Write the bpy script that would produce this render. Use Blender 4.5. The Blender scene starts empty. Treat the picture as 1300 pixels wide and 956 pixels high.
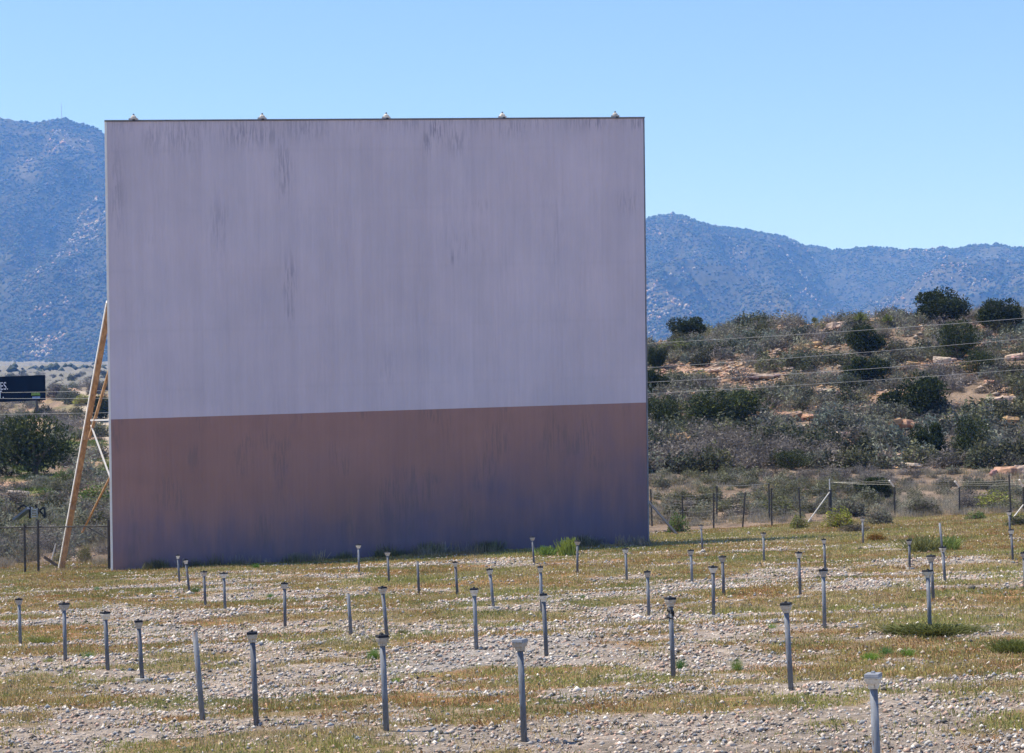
import bpy, math, random
import numpy as np
from mathutils import Vector, Matrix

random.seed(7)
RNG = np.random.default_rng(11)
scene = bpy.context.scene
COL = scene.collection
R = math.radians

# ------------------------------------------------------------------ camera model
FP = 2600.0; CX = 650.0; HY = 605.0; CAMZ = 3.0
ROLL = R(0.85)
rv = np.array([math.cos(ROLL), 0, -math.sin(ROLL)])
uv = np.array([math.sin(ROLL), 0, math.cos(ROLL)])
fv = np.array([0, 1.0, 0])
CAM = np.array([0, 0, CAMZ])

def at(px, py, d):
    """point of the place seen at that spot of the photograph, d metres ahead"""
    return CAM + fv * d + rv * ((px - CX) / FP * d) + uv * ((HY - py) / FP * d)

# ------------------------------------------------------------------ noise
def _hash(ix, iy, seed):
    h = (ix.astype(np.int64) * 374761393 + iy.astype(np.int64) * 668265263 + seed * 1442695041) & 0x7fffffff
    h = ((h ^ (h >> 13)) * 1274126177) & 0x7fffffff
    h = h ^ (h >> 16)
    return (h & 0xffff) / 65535.0

def vnoise(x, y, seed=0):
    x = np.asarray(x, float); y = np.asarray(y, float)
    ix = np.floor(x); iy = np.floor(y); fx = x - ix; fy = y - iy
    fx = fx * fx * (3 - 2 * fx); fy = fy * fy * (3 - 2 * fy)
    a = _hash(ix, iy, seed); b = _hash(ix + 1, iy, seed); c = _hash(ix, iy + 1, seed); d = _hash(ix + 1, iy + 1, seed)
    return (a * (1 - fx) + b * fx) * (1 - fy) + (c * (1 - fx) + d * fx) * fy

def fbm(x, y, seed=0, octv=4, gain=0.5):
    s = 0; a = 1; t = 0
    for i in range(octv):
        s = s + a * vnoise(x * 2 ** i + 17.3 * i, y * 2 ** i - 9.1 * i, seed + i); t += a; a *= gain
    return s / t

def sstep(a, b, x):
    t = np.clip((x - a) / (b - a), 0, 1); return t * t * (3 - 2 * t)

# ------------------------------------------------------------------ terrain
PXC = np.array([-300, 0, 140, 330, 560, 820, 1000, 1150, 1300, 1700], float)
PROF = [
 [(90,722),(100,696),(115,668),(135,635),(160,606),(200,578),(260,553),(330,531),(450,504),(520,500),(650,504),(900,492),(1700,470),(4260,459)],
 [(88,718),(100,692),(115,664),(135,630),(160,602),(200,575),(260,552),(330,531),(450,503),(520,499),(650,503),(900,490),(1700,470),(4260,459)],
 [(88,712),(100,688),(115,660),(135,626),(160,598),(200,568),(260,542),(330,522),(430,500),(520,497),(650,501),(900,489),(1700,469),(4260,459)],
 [(90,705),(105,676),(120,650),(150,605),(200,560),(260,530),(330,515),(430,505),(520,503),(650,503),(900,490),(1700,471),(4260,461)],
 [(92,692),(105,672),(118,648),(140,600),(165,560),(190,530),(215,515),(260,512),(400,508),(650,503),(900,490),(1700,473),(4260,464)],
 [(94,681),(105,668),(115,645),(125,613),(135,592),(150,547),(165,508),(180,468),(192,445),(200,438),(215,442),(260,480),(400,500),(650,500),(900,488),(1700,474),(4260,468)],
 [(98,670),(108,658),(115,640),(125,609),(133,592),(150,544),(167,492),(182,447),(195,421),(205,414),(220,420),(260,470),(400,500),(650,500),(900,488),(1700,474),(4260,468)],
 [(100,661),(108,650),(115,634),(125,606),(133,590),(150,540),(167,486),(182,440),(195,412),(205,405),(220,412),(260,465),(400,500),(650,500),(900,488),(1700,475),(4260,470)],
 [(102,654),(108,646),(115,632),(125,604),(133,588),(150,536),(167,480),(182,432),(195,403),(205,396),(220,402),(260,460),(400,500),(650,500),(900,488),(1700,475),(4260,470)],
 [(102,640),(108,634),(115,622),(125,598),(133,584),(150,530),(167,474),(182,424),(195,393),(205,385),(220,392),(260,455),(400,500),(650,500),(900,488),(1700,475),(4260,470)],
]
DS = np.exp(np.linspace(math.log(80), math.log(4300), 520))
_tab = []
for p in PROF:
    q = np.array(p, float)
    y = np.interp(np.log(DS), np.log(q[:, 0]), q[:, 1])
    k = np.array([1, 3, 5, 7, 5, 3, 1.]); k /= k.sum()
    yp = np.convolve(np.pad(y, 3, mode='edge'), k, mode='valid')
    _tab.append(yp)
TAB = np.array(_tab)
FEND = np.interp(PXC, [0, 140, 560, 820, 1000, 1300], [89, 88, 92, 95, 99, 103])

def field_z(x, y):
    z = 0.0295 * np.clip(x, -26, 30)
    z = z + 0.06 * np.sin(y * 0.55 + 0.03 * x) * sstep(12, 30, y) * (1 - .85 * sstep(66, 76, y))
    z = z + 0.05 * (fbm(x / 3.0, y / 3.0, 5, 3) - 0.5) * (1 - .6 * sstep(66, 76, y))
    return z

def ground_z(x, y, rough=True):
    x = np.asarray(x, float); y = np.asarray(y, float)
    zf = field_z(x, y)
    d = np.maximum(y, 80.0)
    t = np.clip(CX + FP * x / d, PXC[0], PXC[-1])
    ci = np.interp(t, PXC, np.arange(len(PXC)))
    c0 = np.clip(np.floor(ci).astype(int), 0, len(PXC) - 2); cf = ci - c0; cf = cf * cf * (3 - 2 * cf)
    ri = np.clip((np.log(d) - math.log(80)) / (math.log(4300) - math.log(80)) * (len(DS) - 1), 0, len(DS) - 1.001)
    r0 = ri.astype(int); rf = ri - r0
    A = TAB[c0, r0] * (1 - rf) + TAB[c0, r0 + 1] * rf
    B = TAB[c0 + 1, r0] * (1 - rf) + TAB[c0 + 1, r0 + 1] * rf
    yp = A * (1 - cf) + B * cf
    xs = (t - CX) / FP * d
    zt = CAMZ + (HY - yp) / FP * d - np.sin(ROLL) * xs
    fe = np.interp(t, PXC, FEND)
    w = sstep(0, 8, y - fe)
    if rough:
        n = (fbm(x / 9.0, y / 9.0, 21, 4) - 0.5) * 2.0
        amp = np.interp(d, [90, 110, 130, 150, 190, 230, 600, 2000], [0.15, 0.3, 0.35, 0.9, 0.9, 1.5, 5, 10])
        zt = zt + n * amp * 0.55 + (fbm(x / 1.6, y / 1.6, 33, 3) - 0.5) * np.minimum(0.35, amp * .45)
    return zf * (1 - w) + zt * w

_HD = np.exp(np.linspace(math.log(14), math.log(1900), 2600))
def hit(px, py, dmin=0, dmax=1e9):
    """where the sight line through (px, py) first meets the ground"""
    D = _HD[(_HD >= dmin) & (_HD <= dmax)]
    P = CAM[None] + D[:, None] * (fv + rv * ((px - CX) / FP) + uv * ((HY - py) / FP))[None]
    g = P[:, 2] - ground_z(P[:, 0], P[:, 1])
    k = np.nonzero(g <= 0)[0]
    i = k[0] if len(k) else int(np.argmin(g))
    if i > 0 and g[i] <= 0 < g[i-1]:
        f = g[i-1] / (g[i-1] - g[i]); p = P[i-1] * (1 - f) + P[i] * f
    else: p = P[i]
    p = p.copy(); p[2] = float(ground_z(p[0], p[1]))
    return p

# ------------------------------------------------------------------ materials
def new_mat(name):
    m = bpy.data.materials.new(name); m.use_nodes = True
    nt = m.node_tree; b = nt.nodes['Principled BSDF']
    b.inputs['Specular IOR Level'].default_value = 0.25
    return m, nt, b

def N(nt, t, **kw):
    n = nt.nodes.new(t)
    for k, v in kw.items(): setattr(n, k, v)
    return n

def mixc(nt, fac, a, b, mode='MIX'):
    n = N(nt, 'ShaderNodeMix', data_type='RGBA', blend_type=mode)
    for sock, v in ((n.inputs[0], fac), (n.inputs[6], a), (n.inputs[7], b)):
        if hasattr(v, 'links') or isinstance(v, bpy.types.NodeSocket): nt.links.new(v, sock)
        elif isinstance(v, (int, float)): sock.default_value = v
        else: sock.default_value = (*v, 1)
    return n.outputs[2]

def noise_tex(nt, scale, detail=4, rough=0.6, vec=None):
    n = N(nt, 'ShaderNodeTexNoise'); n.inputs['Scale'].default_value = scale
    n.inputs['Detail'].default_value = detail; n.inputs['Roughness'].default_value = rough
    if vec: nt.links.new(vec, n.inputs['Vector'])
    return n.outputs['Fac']

def ramp(nt, fac, stops):
    n = N(nt, 'ShaderNodeValToRGB'); e = n.color_ramp.elements
    while len(e) > 1: e.remove(e[-1])
    e[0].position = stops[0][0]; e[0].color = (*stops[0][1], 1)
    for p, c in stops[1:]:
        q = e.new(p); q.color = (*c, 1)
    nt.links.new(fac, n.inputs[0]); return n.outputs[0]

def objcoord(nt, scale=(1, 1, 1)):
    tc = N(nt, 'ShaderNodeTexCoord'); mp = N(nt, 'ShaderNodeMapping'); mp.inputs['Scale'].default_value = scale
    nt.links.new(tc.outputs['Object'], mp.inputs['Vector']); return mp.outputs[0]

def bump(nt, b, h, strength, dist):
    n = N(nt, 'ShaderNodeBump'); n.inputs['Strength'].default_value = strength; n.inputs['Distance'].default_value = dist
    nt.links.new(h, n.inputs['Height']); nt.links.new(n.outputs[0], b.inputs['Normal'])

def simple(name, c1, c2, scale=6, rough=0.7, metal=0, bmp=0, cscale=(1, 1, 1)):
    m, nt, b = new_mat(name); v = objcoord(nt, cscale)
    f = noise_tex(nt, scale, 6, 0.65, v)
    nt.links.new(ramp(nt, f, [(0.3, c1), (0.7, c2)]), b.inputs['Base Color'])
    b.inputs['Roughness'].default_value = rough; b.inputs['Metallic'].default_value = metal
    if bmp: bump(nt, b, f, 0.5, bmp)
    return m

def attr_mat(name, rough=0.9, trans=0.0, mott=0.25, mscale=30, bmp=0.0, spec=0.15):
    """colour of its own kept per vertex, broken up by fine noise"""
    m, nt, b = new_mat(name); b.inputs['Specular IOR Level'].default_value = spec
    a = N(nt, 'ShaderNodeAttribute', attribute_name='col')
    v = objcoord(nt); f = noise_tex(nt, mscale, 5, 0.7, v)
    g = ramp(nt, f, [(0.3, (1 - mott,) * 3), (0.7, (1 + mott,) * 3)])
    c = mixc(nt, 1.0, a.outputs['Color'], g, 'MULTIPLY')
    nt.links.new(c, b.inputs['Base Color']); b.inputs['Roughness'].default_value = rough
    if bmp: bump(nt, b, f, 0.6, bmp)
    if trans:
        tr = N(nt, 'ShaderNodeBsdfTranslucent'); nt.links.new(c, tr.inputs[0])
        ms = N(nt, 'ShaderNodeMixShader'); ms.inputs[0].default_value = trans
        nt.links.new(b.outputs[0], ms.inputs[1]); nt.links.new(tr.outputs[0], ms.inputs[2])
        nt.links.new(ms.outputs[0], nt.nodes['Material Output'].inputs['Surface'])
    return m

M_LEAF = attr_mat('leafage', 0.75, 0.25, 0.15, 5, 0, 0.2)
M_ROCK = attr_mat('sandstone', 0.95, 0, 0.3, 4.0, 0.05)
M_STONE = attr_mat('gravel_stone', 0.9, 0, 0.25, 25, 0)
M_GALV = simple('galvanised_steel', (0.10, 0.11, 0.13), (0.21, 0.225, 0.26), 14, 0.55, 0.0, 0.002, (1, 1, .3))
def vary(m, rust):
    nt = m.node_tree; b = nt.nodes['Principled BSDF']; src = b.inputs['Base Color'].links[0].from_socket
    oi = N(nt, 'ShaderNodeObjectInfo'); g = ramp(nt, oi.outputs['Random'], [(0, (.7, .7, .72)), (1, (1.3, 1.3, 1.28))])
    c = mixc(nt, 1.0, src, g, 'MULTIPLY')
    f = noise_tex(nt, 1.0, 6, .75, objcoord(nt, (22, 22, 5)))
    k = ramp(nt, f, [(.56, (0, 0, 0)), (.66, (1, 1, 1))])
    c = mixc(nt, k, c, rust); nt.links.new(c, b.inputs['Base Color'])
vary(M_GALV, (.12, .065, .04))
M_HEAD = simple('cream_casting', (0.42, 0.38, 0.33), (0.66, 0.62, 0.55), 30, 0.6, 0, 0.001)
vary(M_HEAD, (.2, .15, .11))
M_BLACK = simple('black_rubber', (0.012, 0.012, 0.016), (0.03, 0.03, 0.035), 20, 0.6)
M_POST = simple('weathered_post_steel', (0.035, 0.033, 0.032), (0.10, 0.095, 0.09), 12, 0.6, 0.3, 0.002)
M_PALEPOST = simple('pale_pipe', (0.5, 0.48, 0.44), (0.72, 0.7, 0.66), 12, 0.6)
M_WIRE = simple('aluminium_wire', (0.42, 0.42, 0.40), (0.6, 0.6, 0.57), 5, 0.4, 0.2)
M_MESHW = simple('fence_wire', (0.2, 0.2, 0.2), (0.32, 0.32, 0.31), 5, 0.5, 0.4)
M_TAN = simple('tan_painted_steel', (0.22, 0.12, 0.06), (0.66, 0.42, 0.23), 3.0, 0.6, 0, 0.002, (3, 3, .5))
M_CREAM = simple('cream_painted_trim', (0.74, 0.71, 0.66), (0.82, 0.79, 0.74), 4, 0.6)
M_WOOD = simple('weathered_wood', (0.06, 0.045, 0.035), (0.17, 0.13, 0.1), 10, 0.85, 0, 0.004, (6, 6, 1))
M_BARK = simple('juniper_bark', (0.07, 0.055, 0.045), (0.2, 0.165, 0.135), 12, 0.9, 0, 0.02, (3, 3, .6))
M_CONC = simple('concrete', (0.3, 0.28, 0.25), (0.45, 0.42, 0.38), 10, 0.9, 0, 0.004)
M_NAVY = simple('black_vinyl', (0.001, 0.001, 0.003), (0.002, 0.002, 0.005), 3, 0.6)
M_NAVY.node_tree.nodes['Principled BSDF'].inputs['Specular IOR Level'].default_value = .03
M_LETTER = simple('white_vinyl', (0.66, 0.66, 0.72), (0.78, 0.78, 0.84), 3, 0.5)
M_EMBG = simple('green_vinyl', (0.16, 0.34, 0.05), (0.3, 0.42, 0.06), 2, 0.5)
M_EMBB = simple('blue_vinyl', (0.12, 0.2, 0.4), (0.3, 0.4, 0.6), 2, 0.5)
M_CAPG = simple('grey_casting', (0.2, 0.21, 0.24), (0.32, 0.33, 0.36), 20, 0.6)
M_GREYTRIM = simple('lead_grey_flashing', (0.13, 0.14, 0.17), (0.24, 0.25, 0.29), 2, 0.6)

# ------------------------------------------------------------------ object helpers
def tag(o, label=None, cat=None, group=None, kind=None):
    if label: o['label'] = label
    if cat: o['category'] = cat
    if group: o['group'] = group
    if kind: o['kind'] = kind
    return o

def npmesh(name, V, F, mat, col=None, parent=None, smooth=False, loc=None):
    """V (n,3), F (m,k) with k 3 or 4, col (n,3)"""
    me = bpy.data.meshes.new(name)
    V = np.ascontiguousarray(V, np.float32); F = np.ascontiguousarray(F, np.int32)
    me.vertices.add(len(V)); me.vertices.foreach_set('co', V.ravel())
    k = F.shape[1]
    me.loops.add(F.size); me.loops.foreach_set('vertex_index', F.ravel())
    me.polygons.add(len(F)); me.polygons.foreach_set('loop_start', np.arange(len(F), dtype=np.int32) * k)
    try: me.polygons.foreach_set('loop_total', np.full(len(F), k, np.int32))
    except Exception: pass
    if smooth: me.polygons.foreach_set('use_smooth', np.ones(len(F), bool))
    if col is not None:
        a = me.color_attributes.new('col', 'FLOAT_COLOR', 'POINT')
        c = np.ones((len(V), 4), np.float32); c[:, :3] = col; a.data.foreach_set('color', c.ravel())
    me.update(calc_edges=True); me.validate()
    me.materials.append(mat)
    o = bpy.data.objects.new(name, me); COL.objects.link(o)
    if parent: o.parent = parent
    if loc is not None: o.location = loc
    return o

def empty(name, loc, rz=0):
    o = bpy.data.objects.new(name, None); COL.objects.link(o)
    o.location = tuple(float(c) for c in loc); o.rotation_euler.z = rz; o.empty_display_size = .2
    return o

class MB:
    """collects boxes and tubes into one mesh"""
    def __init__(s): s.v = []; s.f = []
    def add(s, V, F):
        o = len(s.v); s.v += [tuple(map(float, p)) for p in V]; s.f += [tuple(i + o for i in f) for f in F]; return s
    def box(s, c, size, taper=1.0, rot=None):
        x, y, z = (k / 2 for k in size); V = []
        for sz, t in ((-z, 1.0), (z, taper)):
            V += [(-x*t, -y*t, sz), (x*t, -y*t, sz), (x*t, y*t, sz), (-x*t, y*t, sz)]
        V = [Vector(p) for p in V]
        if rot: V = [rot @ p for p in V]
        V = [p + Vector(c) for p in V]
        return s.add(V, [(3,2,1,0),(4,5,6,7),(0,1,5,4),(1,2,6,5),(2,3,7,6),(3,0,4,7)])
    def tube(s, pts, rad, n=8, cap=True):
        pts = [Vector(tuple(map(float, p))) for p in pts]
        if not hasattr(rad, '__len__'): rad = [rad] * len(pts)
        V = []; F = []
        for i, p in enumerate(pts):
            d = (pts[min(i+1, len(pts)-1)] - pts[max(i-1, 0)]).normalized()
            a = d.cross(Vector((0, 0, 1)) if abs(d.z) < .9 else Vector((0, 1, 0))).normalized(); b = d.cross(a)
            for k in range(n):
                t = 2 * math.pi * k / n; V.append(p + (a * math.cos(t) + b * math.sin(t)) * rad[i])
        for i in range(len(pts) - 1):
            for k in range(n):
                F.append((i*n+k, i*n+(k+1) % n, (i+1)*n+(k+1) % n, (i+1)*n+k))
        if cap: F.append(tuple(range(n))[::-1]); F.append(tuple(range((len(pts)-1)*n, len(pts)*n)))
        return s.add(V, F)
    def bar(s, a, b, w, h, side=None):
        """rectangular bar from a to b"""
        a = Vector(tuple(map(float, a))); b = Vector(tuple(map(float, b))); d = (b - a).normalized()
        x = (Vector(side) if side else d.cross(Vector((0, 1, 0)))); x = (x - d * x.dot(d)).normalized(); y = d.cross(x)
        V = []
        for p in (a, b):
            V += [p - x*w/2 - y*h/2, p + x*w/2 - y*h/2, p + x*w/2 + y*h/2, p - x*w/2 + y*h/2]
        return s.add(V, [(3,2,1,0),(4,5,6,7),(0,1,5,4),(1,2,6,5),(2,3,7,6),(3,0,4,7)])
    def build(s, name, mat, parent=None, smooth=False, bevel=0, loc=None):
        me = bpy.data.meshes.new(name); me.from_pydata(s.v, [], s.f); me.materials.append(mat)
        if smooth:
            for p in me.polygons: p.use_smooth = True
        o = bpy.data.objects.new(name, me); COL.objects.link(o)
        if parent: o.parent = parent
        if loc is not None: o.location = tuple(map(float, loc))
        if bevel:
            m = o.modifiers.new('bevel', 'BEVEL'); m.width = bevel; m.segments = 2; m.limit_method = 'ANGLE'
        return o

def dup_tree(o, parent=None):
    c = o.copy(); COL.objects.link(c); c.parent = parent
    for ch in list(o.children): dup_tree(ch, c)
    return c

# ------------------------------------------------------------------ colour masks of the ground
def track_mask(x, y):
    # a pale dirt track running up the left slope
    cy = np.array([150, 200, 260, 330, 440.]); cpx = np.array([176, 160, 140, 122, 108.])
    cx = np.interp(y, cy, (cpx - CX) / FP * cy)
    return (1 - sstep(1.2, 3.2, np.abs(x - cx + (fbm(x/5, y/12, 71, 3)-.5)*3))) * sstep(150, 175, y) * (1 - sstep(430, 450, y))

def veg_mask(x, y):
    """1 where the lot is grown over with low dry grass, 0 on bare gravel"""
    a = fbm(x / 2.6 + 3, y / 1.6, 41, 4, 0.6)
    b = fbm(x / 14.0, y / 9.0, 47, 2)
    near = np.interp(y, [15, 26, 40, 60, 74, 88, 100], [-.04, -.02, .03, .075, .12, .18, .22])
    return sstep(0.43, 0.60, a + (b - .5) * .3 + near + (fbm(x / .45, y / .45, 49, 2) - .5) * .22 + .02)

def gcol(x, y):
    n1 = fbm(x / 1.1, y / 1.1, 51, 4)[..., None]; n2 = fbm(x / 6, y / 6, 57, 3)[..., None]; n3 = fbm(x/.35, y/.35, 59, 2)[..., None]
    C = lambda *c: np.array(c)
    gravel = C(.36, .30, .25) * (0.72 + .55 * n1) * (0.8 + .4 * n3)
    gravel = gravel * (1 - .35 * sstep(.55, .7, n2)) + C(.36, .36, .36) * .35 * sstep(.55, .7, n2)
    soil = C(.28, .205, .115) * (.7 + .6 * n1)
    red = C(.32, .18, .09) * (.75 + .5 * n1)
    soil = soil * (1 - sstep(.5, .62, n2)) + red * sstep(.5, .62, n2)
    m = veg_mask(x, y)[..., None]
    c = gravel * (1 - m) + soil * m
    # beyond the lot: dusty scrub soil, sandstone ledges
    dusty = C(.25, .185, .135) * (.45 + .9 * n1) * (.7 + .6 * n3)
    rock = C(.36, .235, .165) * (.7 + .6 * n3)
    fe = np.interp(np.clip(CX + FP * x / np.maximum(y, 80), PXC[0], PXC[-1]), PXC, FEND)
    w = sstep(-1, 5, y - fe)[..., None]
    rm = sstep(.5, .62, fbm(x / 5, y / 9, 63, 3))[..., None] * sstep(132, 142, y)[..., None]
    far = dusty * (1 - rm) + rock * rm
    gm = (sstep(.42, .56, fbm(x / 4, y / 7, 67, 3)) * (x < -10) * (1 - .6 * sstep(200, 300, y)) * sstep(105, 112, y))[..., None]
    far = far * (1 - .8 * gm) + C(.13, .165, .05) * (.7 + .6 * n1) * .8 * gm
    vf = sstep(420, 560, y)[..., None]
    far = far * (1 - vf) + C(.185, .175, .145) * (.75 + .5 * n2) * vf
    tm = track_mask(x, y)[..., None]
    far = far * (1 - tm) + C(.42, .35, .27) * (.8 + .4 * n1) * tm
    return c * (1 - w) + far * w

# ------------------------------------------------------------------ ground sheet
def polar_grid(th, dd):
    T, D = np.meshgrid(th, dd); return np.sin(T) * D, np.cos(T) * D
th = np.concatenate([-np.linspace(180, 20, 40)[:-1], np.linspace(-20, 20, 800), np.linspace(20, 180, 40)[1:]]); th = np.radians(th)
dd = np.concatenate([[0.02, 1, 3, 6, 9, 12], np.exp(np.linspace(math.log(14), math.log(112), 520)),
                     np.exp(np.linspace(math.log(112), math.log(560), 260))[1:], np.exp(np.linspace(math.log(560), math.log(4280), 110))[1:]])
GX, GY = polar_grid(th, dd)
GZ = ground_z(GX, GY) + (fbm(GX / .5, GY / .5, 81, 2) - .5) * .05 * (1 - sstep(100, 110, GY))
GC = gcol(GX.ravel(), GY.ravel())
nr, nc = GX.shape
i = np.arange(nr - 1)[:, None] * nc + np.arange(nc - 1)[None]
F = np.stack([i, i + 1, i + nc + 1, i + nc], -1).reshape(-1, 4)
m_ground, nt, b = new_mat('gravel_and_soil')
a = N(nt, 'ShaderNodeAttribute', attribute_name='col'); v = objcoord(nt)
f1 = noise_tex(nt, 13.0, 6, 0.8, v)
vo = N(nt, 'ShaderNodeTexVoronoi'); vo.inputs['Scale'].default_value = 14; nt.links.new(v, vo.inputs['Vector'])
g1 = ramp(nt, f1, [(0.30, (.40,) * 3), (0.5, (.95,) * 3), (0.72, (1.6, 1.55, 1.5))])
g2 = ramp(nt, vo.outputs['Color'], [(0.2, (.75,) * 3), (0.8, (1.25, 1.23, 1.2))])
c = mixc(nt, 1.0, a.outputs['Color'], g1, 'MULTIPLY'); c = mixc(nt, 0.8, c, g2, 'MULTIPLY')
nt.links.new(c, b.inputs['Base Color']); b.inputs['Roughness'].default_value = .95; b.inputs['Specular IOR Level'].default_value = .1
bump(nt, b, f1, 0.9, 0.07)
ground = npmesh('ground', np.stack([GX, GY, GZ], -1).reshape(-1, 3), F, m_ground, GC, smooth=True)
tag(ground, 'gravelly drive-in lot rising into rocky scrub hills', 'ground', kind='structure')

# ------------------------------------------------------------------ mountains
MPX = [-900, -400, -150, 0, 20, 45, 75, 85, 110, 137, 220, 330, 480, 640, 740, 820, 857, 905, 955, 1005, 1030, 1060, 1110, 1150, 1190, 1200, 1220, 1240, 1270, 1300, 1400, 1650, 2100]
MPY = [300, 215, 165, 149, 151, 155, 151, 149, 156, 168, 205, 245, 275, 290, 288, 279, 273, 284, 293, 303, 313, 319, 314, 318, 318, 315, 317, 312, 311, 315, 330, 350, 400]
def mount(px, s):
    """s 0 at the foot, 1 on the crest, up to 1.25 down the far side"""
    yc = np.interp(px, MPX, MPY)
    dc = np.interp(px, [-900, 140, 820, 1060, 1300, 2100], [2850, 2800, 3000, 3300, 3100, 3300])
    D = 1900 + (dc - 1900) * s
    MK = 2.2
    X = (px - CX) / FP * D
    yf = np.interp(px, [0, 820, 1300], [460, 470, 472])
    z0 = (HY - yf) / FP * 1900; z1 = (HY - yc) / FP * dc
    prof = np.where(s <= 1, 0.25 * s + .75 * s ** 1.25, 1 - (s - 1) * 1.2)
    Z = z0 + (z1 - z0) * prof
    e = np.clip(s * (1 - s) * 4, 0, 1)
    rid = np.abs(fbm(X / 190 + D / 900., D / 420., 91, 4) - .5) * 2
    Z = Z - (rid - .25) * 190 * e - (fbm(X / 60, D / 60, 95, 3) - .5) * 30 * e
    Z = Z + (fbm(X / 14, D / 14, 97, 3) - .5) * 9 * sstep(0, .1, s)
    return X * MK, D * MK, CAMZ + Z * MK - math.sin(ROLL) * X * MK
mpx = np.linspace(-900, 2100, 1000); ms = np.concatenate([np.linspace(-.02, 1, 300), np.linspace(1.02, 1.35, 12)])
A, B = np.meshgrid(mpx, ms)
MX, MD, MZ = mount(A, B)
def mcol(X, D, Z, px):
    X = X / 2.2; D = D / 2.2
    n = fbm(X / 40, D / 40, 101, 4)[..., None]; n2 = fbm(X / 9, D / 9, 103, 3)[..., None]
    c = np.array([.06, .058, .036]) * (.6 + .8 * n) * (.7 + .6 * n2)
    r = sstep(.57, .68, fbm(X / 50, D / 90 + X / 160, 107, 4))[..., None]
    c = c * (1 - .12 * r) + np.array([.30, .24, .18]) * .12 * r * (.6 + .8 * n2)
    return c
nr, nc = A.shape
i = np.arange(nr - 1)[:, None] * nc + np.arange(nc - 1)[None]
F = np.stack([i, i + 1, i + nc + 1, i + nc], -1).reshape(-1, 4)
M_MOUNT = attr_mat('mountain_soil', .95, 0, .6, .09, 2.5, .05)
mo = npmesh('mountain_range', np.stack([MX, MD, MZ], -1).reshape(-1, 3), F, M_MOUNT, mcol(MX.ravel(), MD.ravel(), MZ.ravel(), None), smooth=True)
tag(mo, 'long blue hazed mountain ridge behind the screen and hill', 'mountains', kind='structure')

def sample_area(n, pxr, dr, seed, power=1.0):
    """random spots, spread evenly over the land between two depths"""
    r = np.random.default_rng(seed)
    u = r.random(n); d = (dr[0] ** (power + 1) + u * (dr[1] ** (power + 1) - dr[0] ** (power + 1))) ** (1 / (power + 1))
    px = r.uniform(*pxr, n); x = (px - CX) / FP * d
    return r, px, d, x

# chaparral and boulders over the slopes (uncountable)
OCT = np.array([[1,0,0],[-1,0,0],[0,1,0],[0,-1,0],[0,0,1],[0,0,-1]], float)
OCF = np.array([[0,2,4],[2,1,4],[1,3,4],[3,0,4],[2,0,5],[1,2,5],[3,1,5],[0,3,5]])
def scatter_oct(name, P, S, col, mat, squash=.8, jit=.35):
    n = len(P)
    V = OCT[None] * (1 + (RNG.random((n, 6, 1)) - .5) * 2 * jit)
    a = RNG.random(n) * 6.283; ca, sa = np.cos(a)[:, None], np.sin(a)[:, None]
    x = V[..., 0] * ca - V[..., 1] * sa; y = V[..., 0] * sa + V[..., 1] * ca
    V = np.stack([x, y * (.7 + .5 * RNG.random((n, 1))), V[..., 2] * squash], -1) * S[:, None, None] + P[:, None]
    F = (OCF[None] + (np.arange(n) * 6)[:, None, None]).reshape(-1, 3)
    return npmesh(name, V.reshape(-1, 3), F, mat, np.repeat(col, 6, 0))
def mscatter(n, seed):
    r = np.random.default_rng(seed)
    px = r.uniform(-300, 1640, n); keep = (px < 300) | (px > 640); px = px[keep]
    s = r.random(len(px)) ** .9 * 1.0
    X, D, Z = mount(px, s); return r, px, s, np.stack([X, D, Z], -1)
r, px, s, P = mscatter(265000, 5)
Q = P / 2.2; dens = fbm(Q[:, 0] / 45, Q[:, 1] / 45, 111, 4) - .10 * sstep(.57, .68, fbm(Q[:, 0] / 50, Q[:, 1] / 90 + Q[:, 0] / 160, 107, 4))
k = (dens + (r.random(len(P)) - .5) * .35) > .33; P = P[k]
S = 2.2 * r.uniform(.7, 2.5, len(P)) * (1 + .5 * (r.random(len(P)) > .95)); P[:, 2] += S * .3
gc = np.array([.035, .05, .022])[None] * r.uniform(.6, 1.7, (len(P), 1)); br = r.random(len(P)) < .25
gc[br] = np.array([.10, .08, .05]) * r.uniform(.7, 1.3, (br.sum(), 1))
r2, px2, d2, x2 = sample_area(26000, (-300, 1640), (1500, 4230), 555, .3)
m2 = fbm(x2 / 130, d2 / 420, 117, 3) + (r2.random(len(x2)) - .5) * .16 > np.interp(d2, [1500, 2600, 3300, 4230], [.66, .58, .50, .47]); x2, d2 = x2[m2], d2[m2]
S2 = r2.uniform(1.6, 4.4, len(x2)); P = np.concatenate([P, np.stack([x2, d2, ground_z(x2, d2) + S2 * .3], -1)]); S = np.concatenate([S, S2])
gc = np.concatenate([gc, np.array([.04, .052, .028])[None] * r2.uniform(.6, 1.7, (len(x2), 1))])
tag(scatter_oct('chaparral', P, S, gc, M_LEAF, .85), 'dark chaparral scrub speckling the distant mountain slopes', 'chaparral', kind='stuff')
r, px, s, P = mscatter(76000, 9)
X, D = P[:, 0] / 2.2, P[:, 1] / 2.2
cl = fbm(X / 50, D / 90 + X / 160, 107, 4) + (fbm(X / 16, D / 16, 113, 2) - .5) * .35
def imgy(P): return HY - FP * (P[:, 2] - CAMZ + math.sin(ROLL) * P[:, 0]) / P[:, 1]
iy = imgy(P); boost = np.zeros(len(P))
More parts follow.
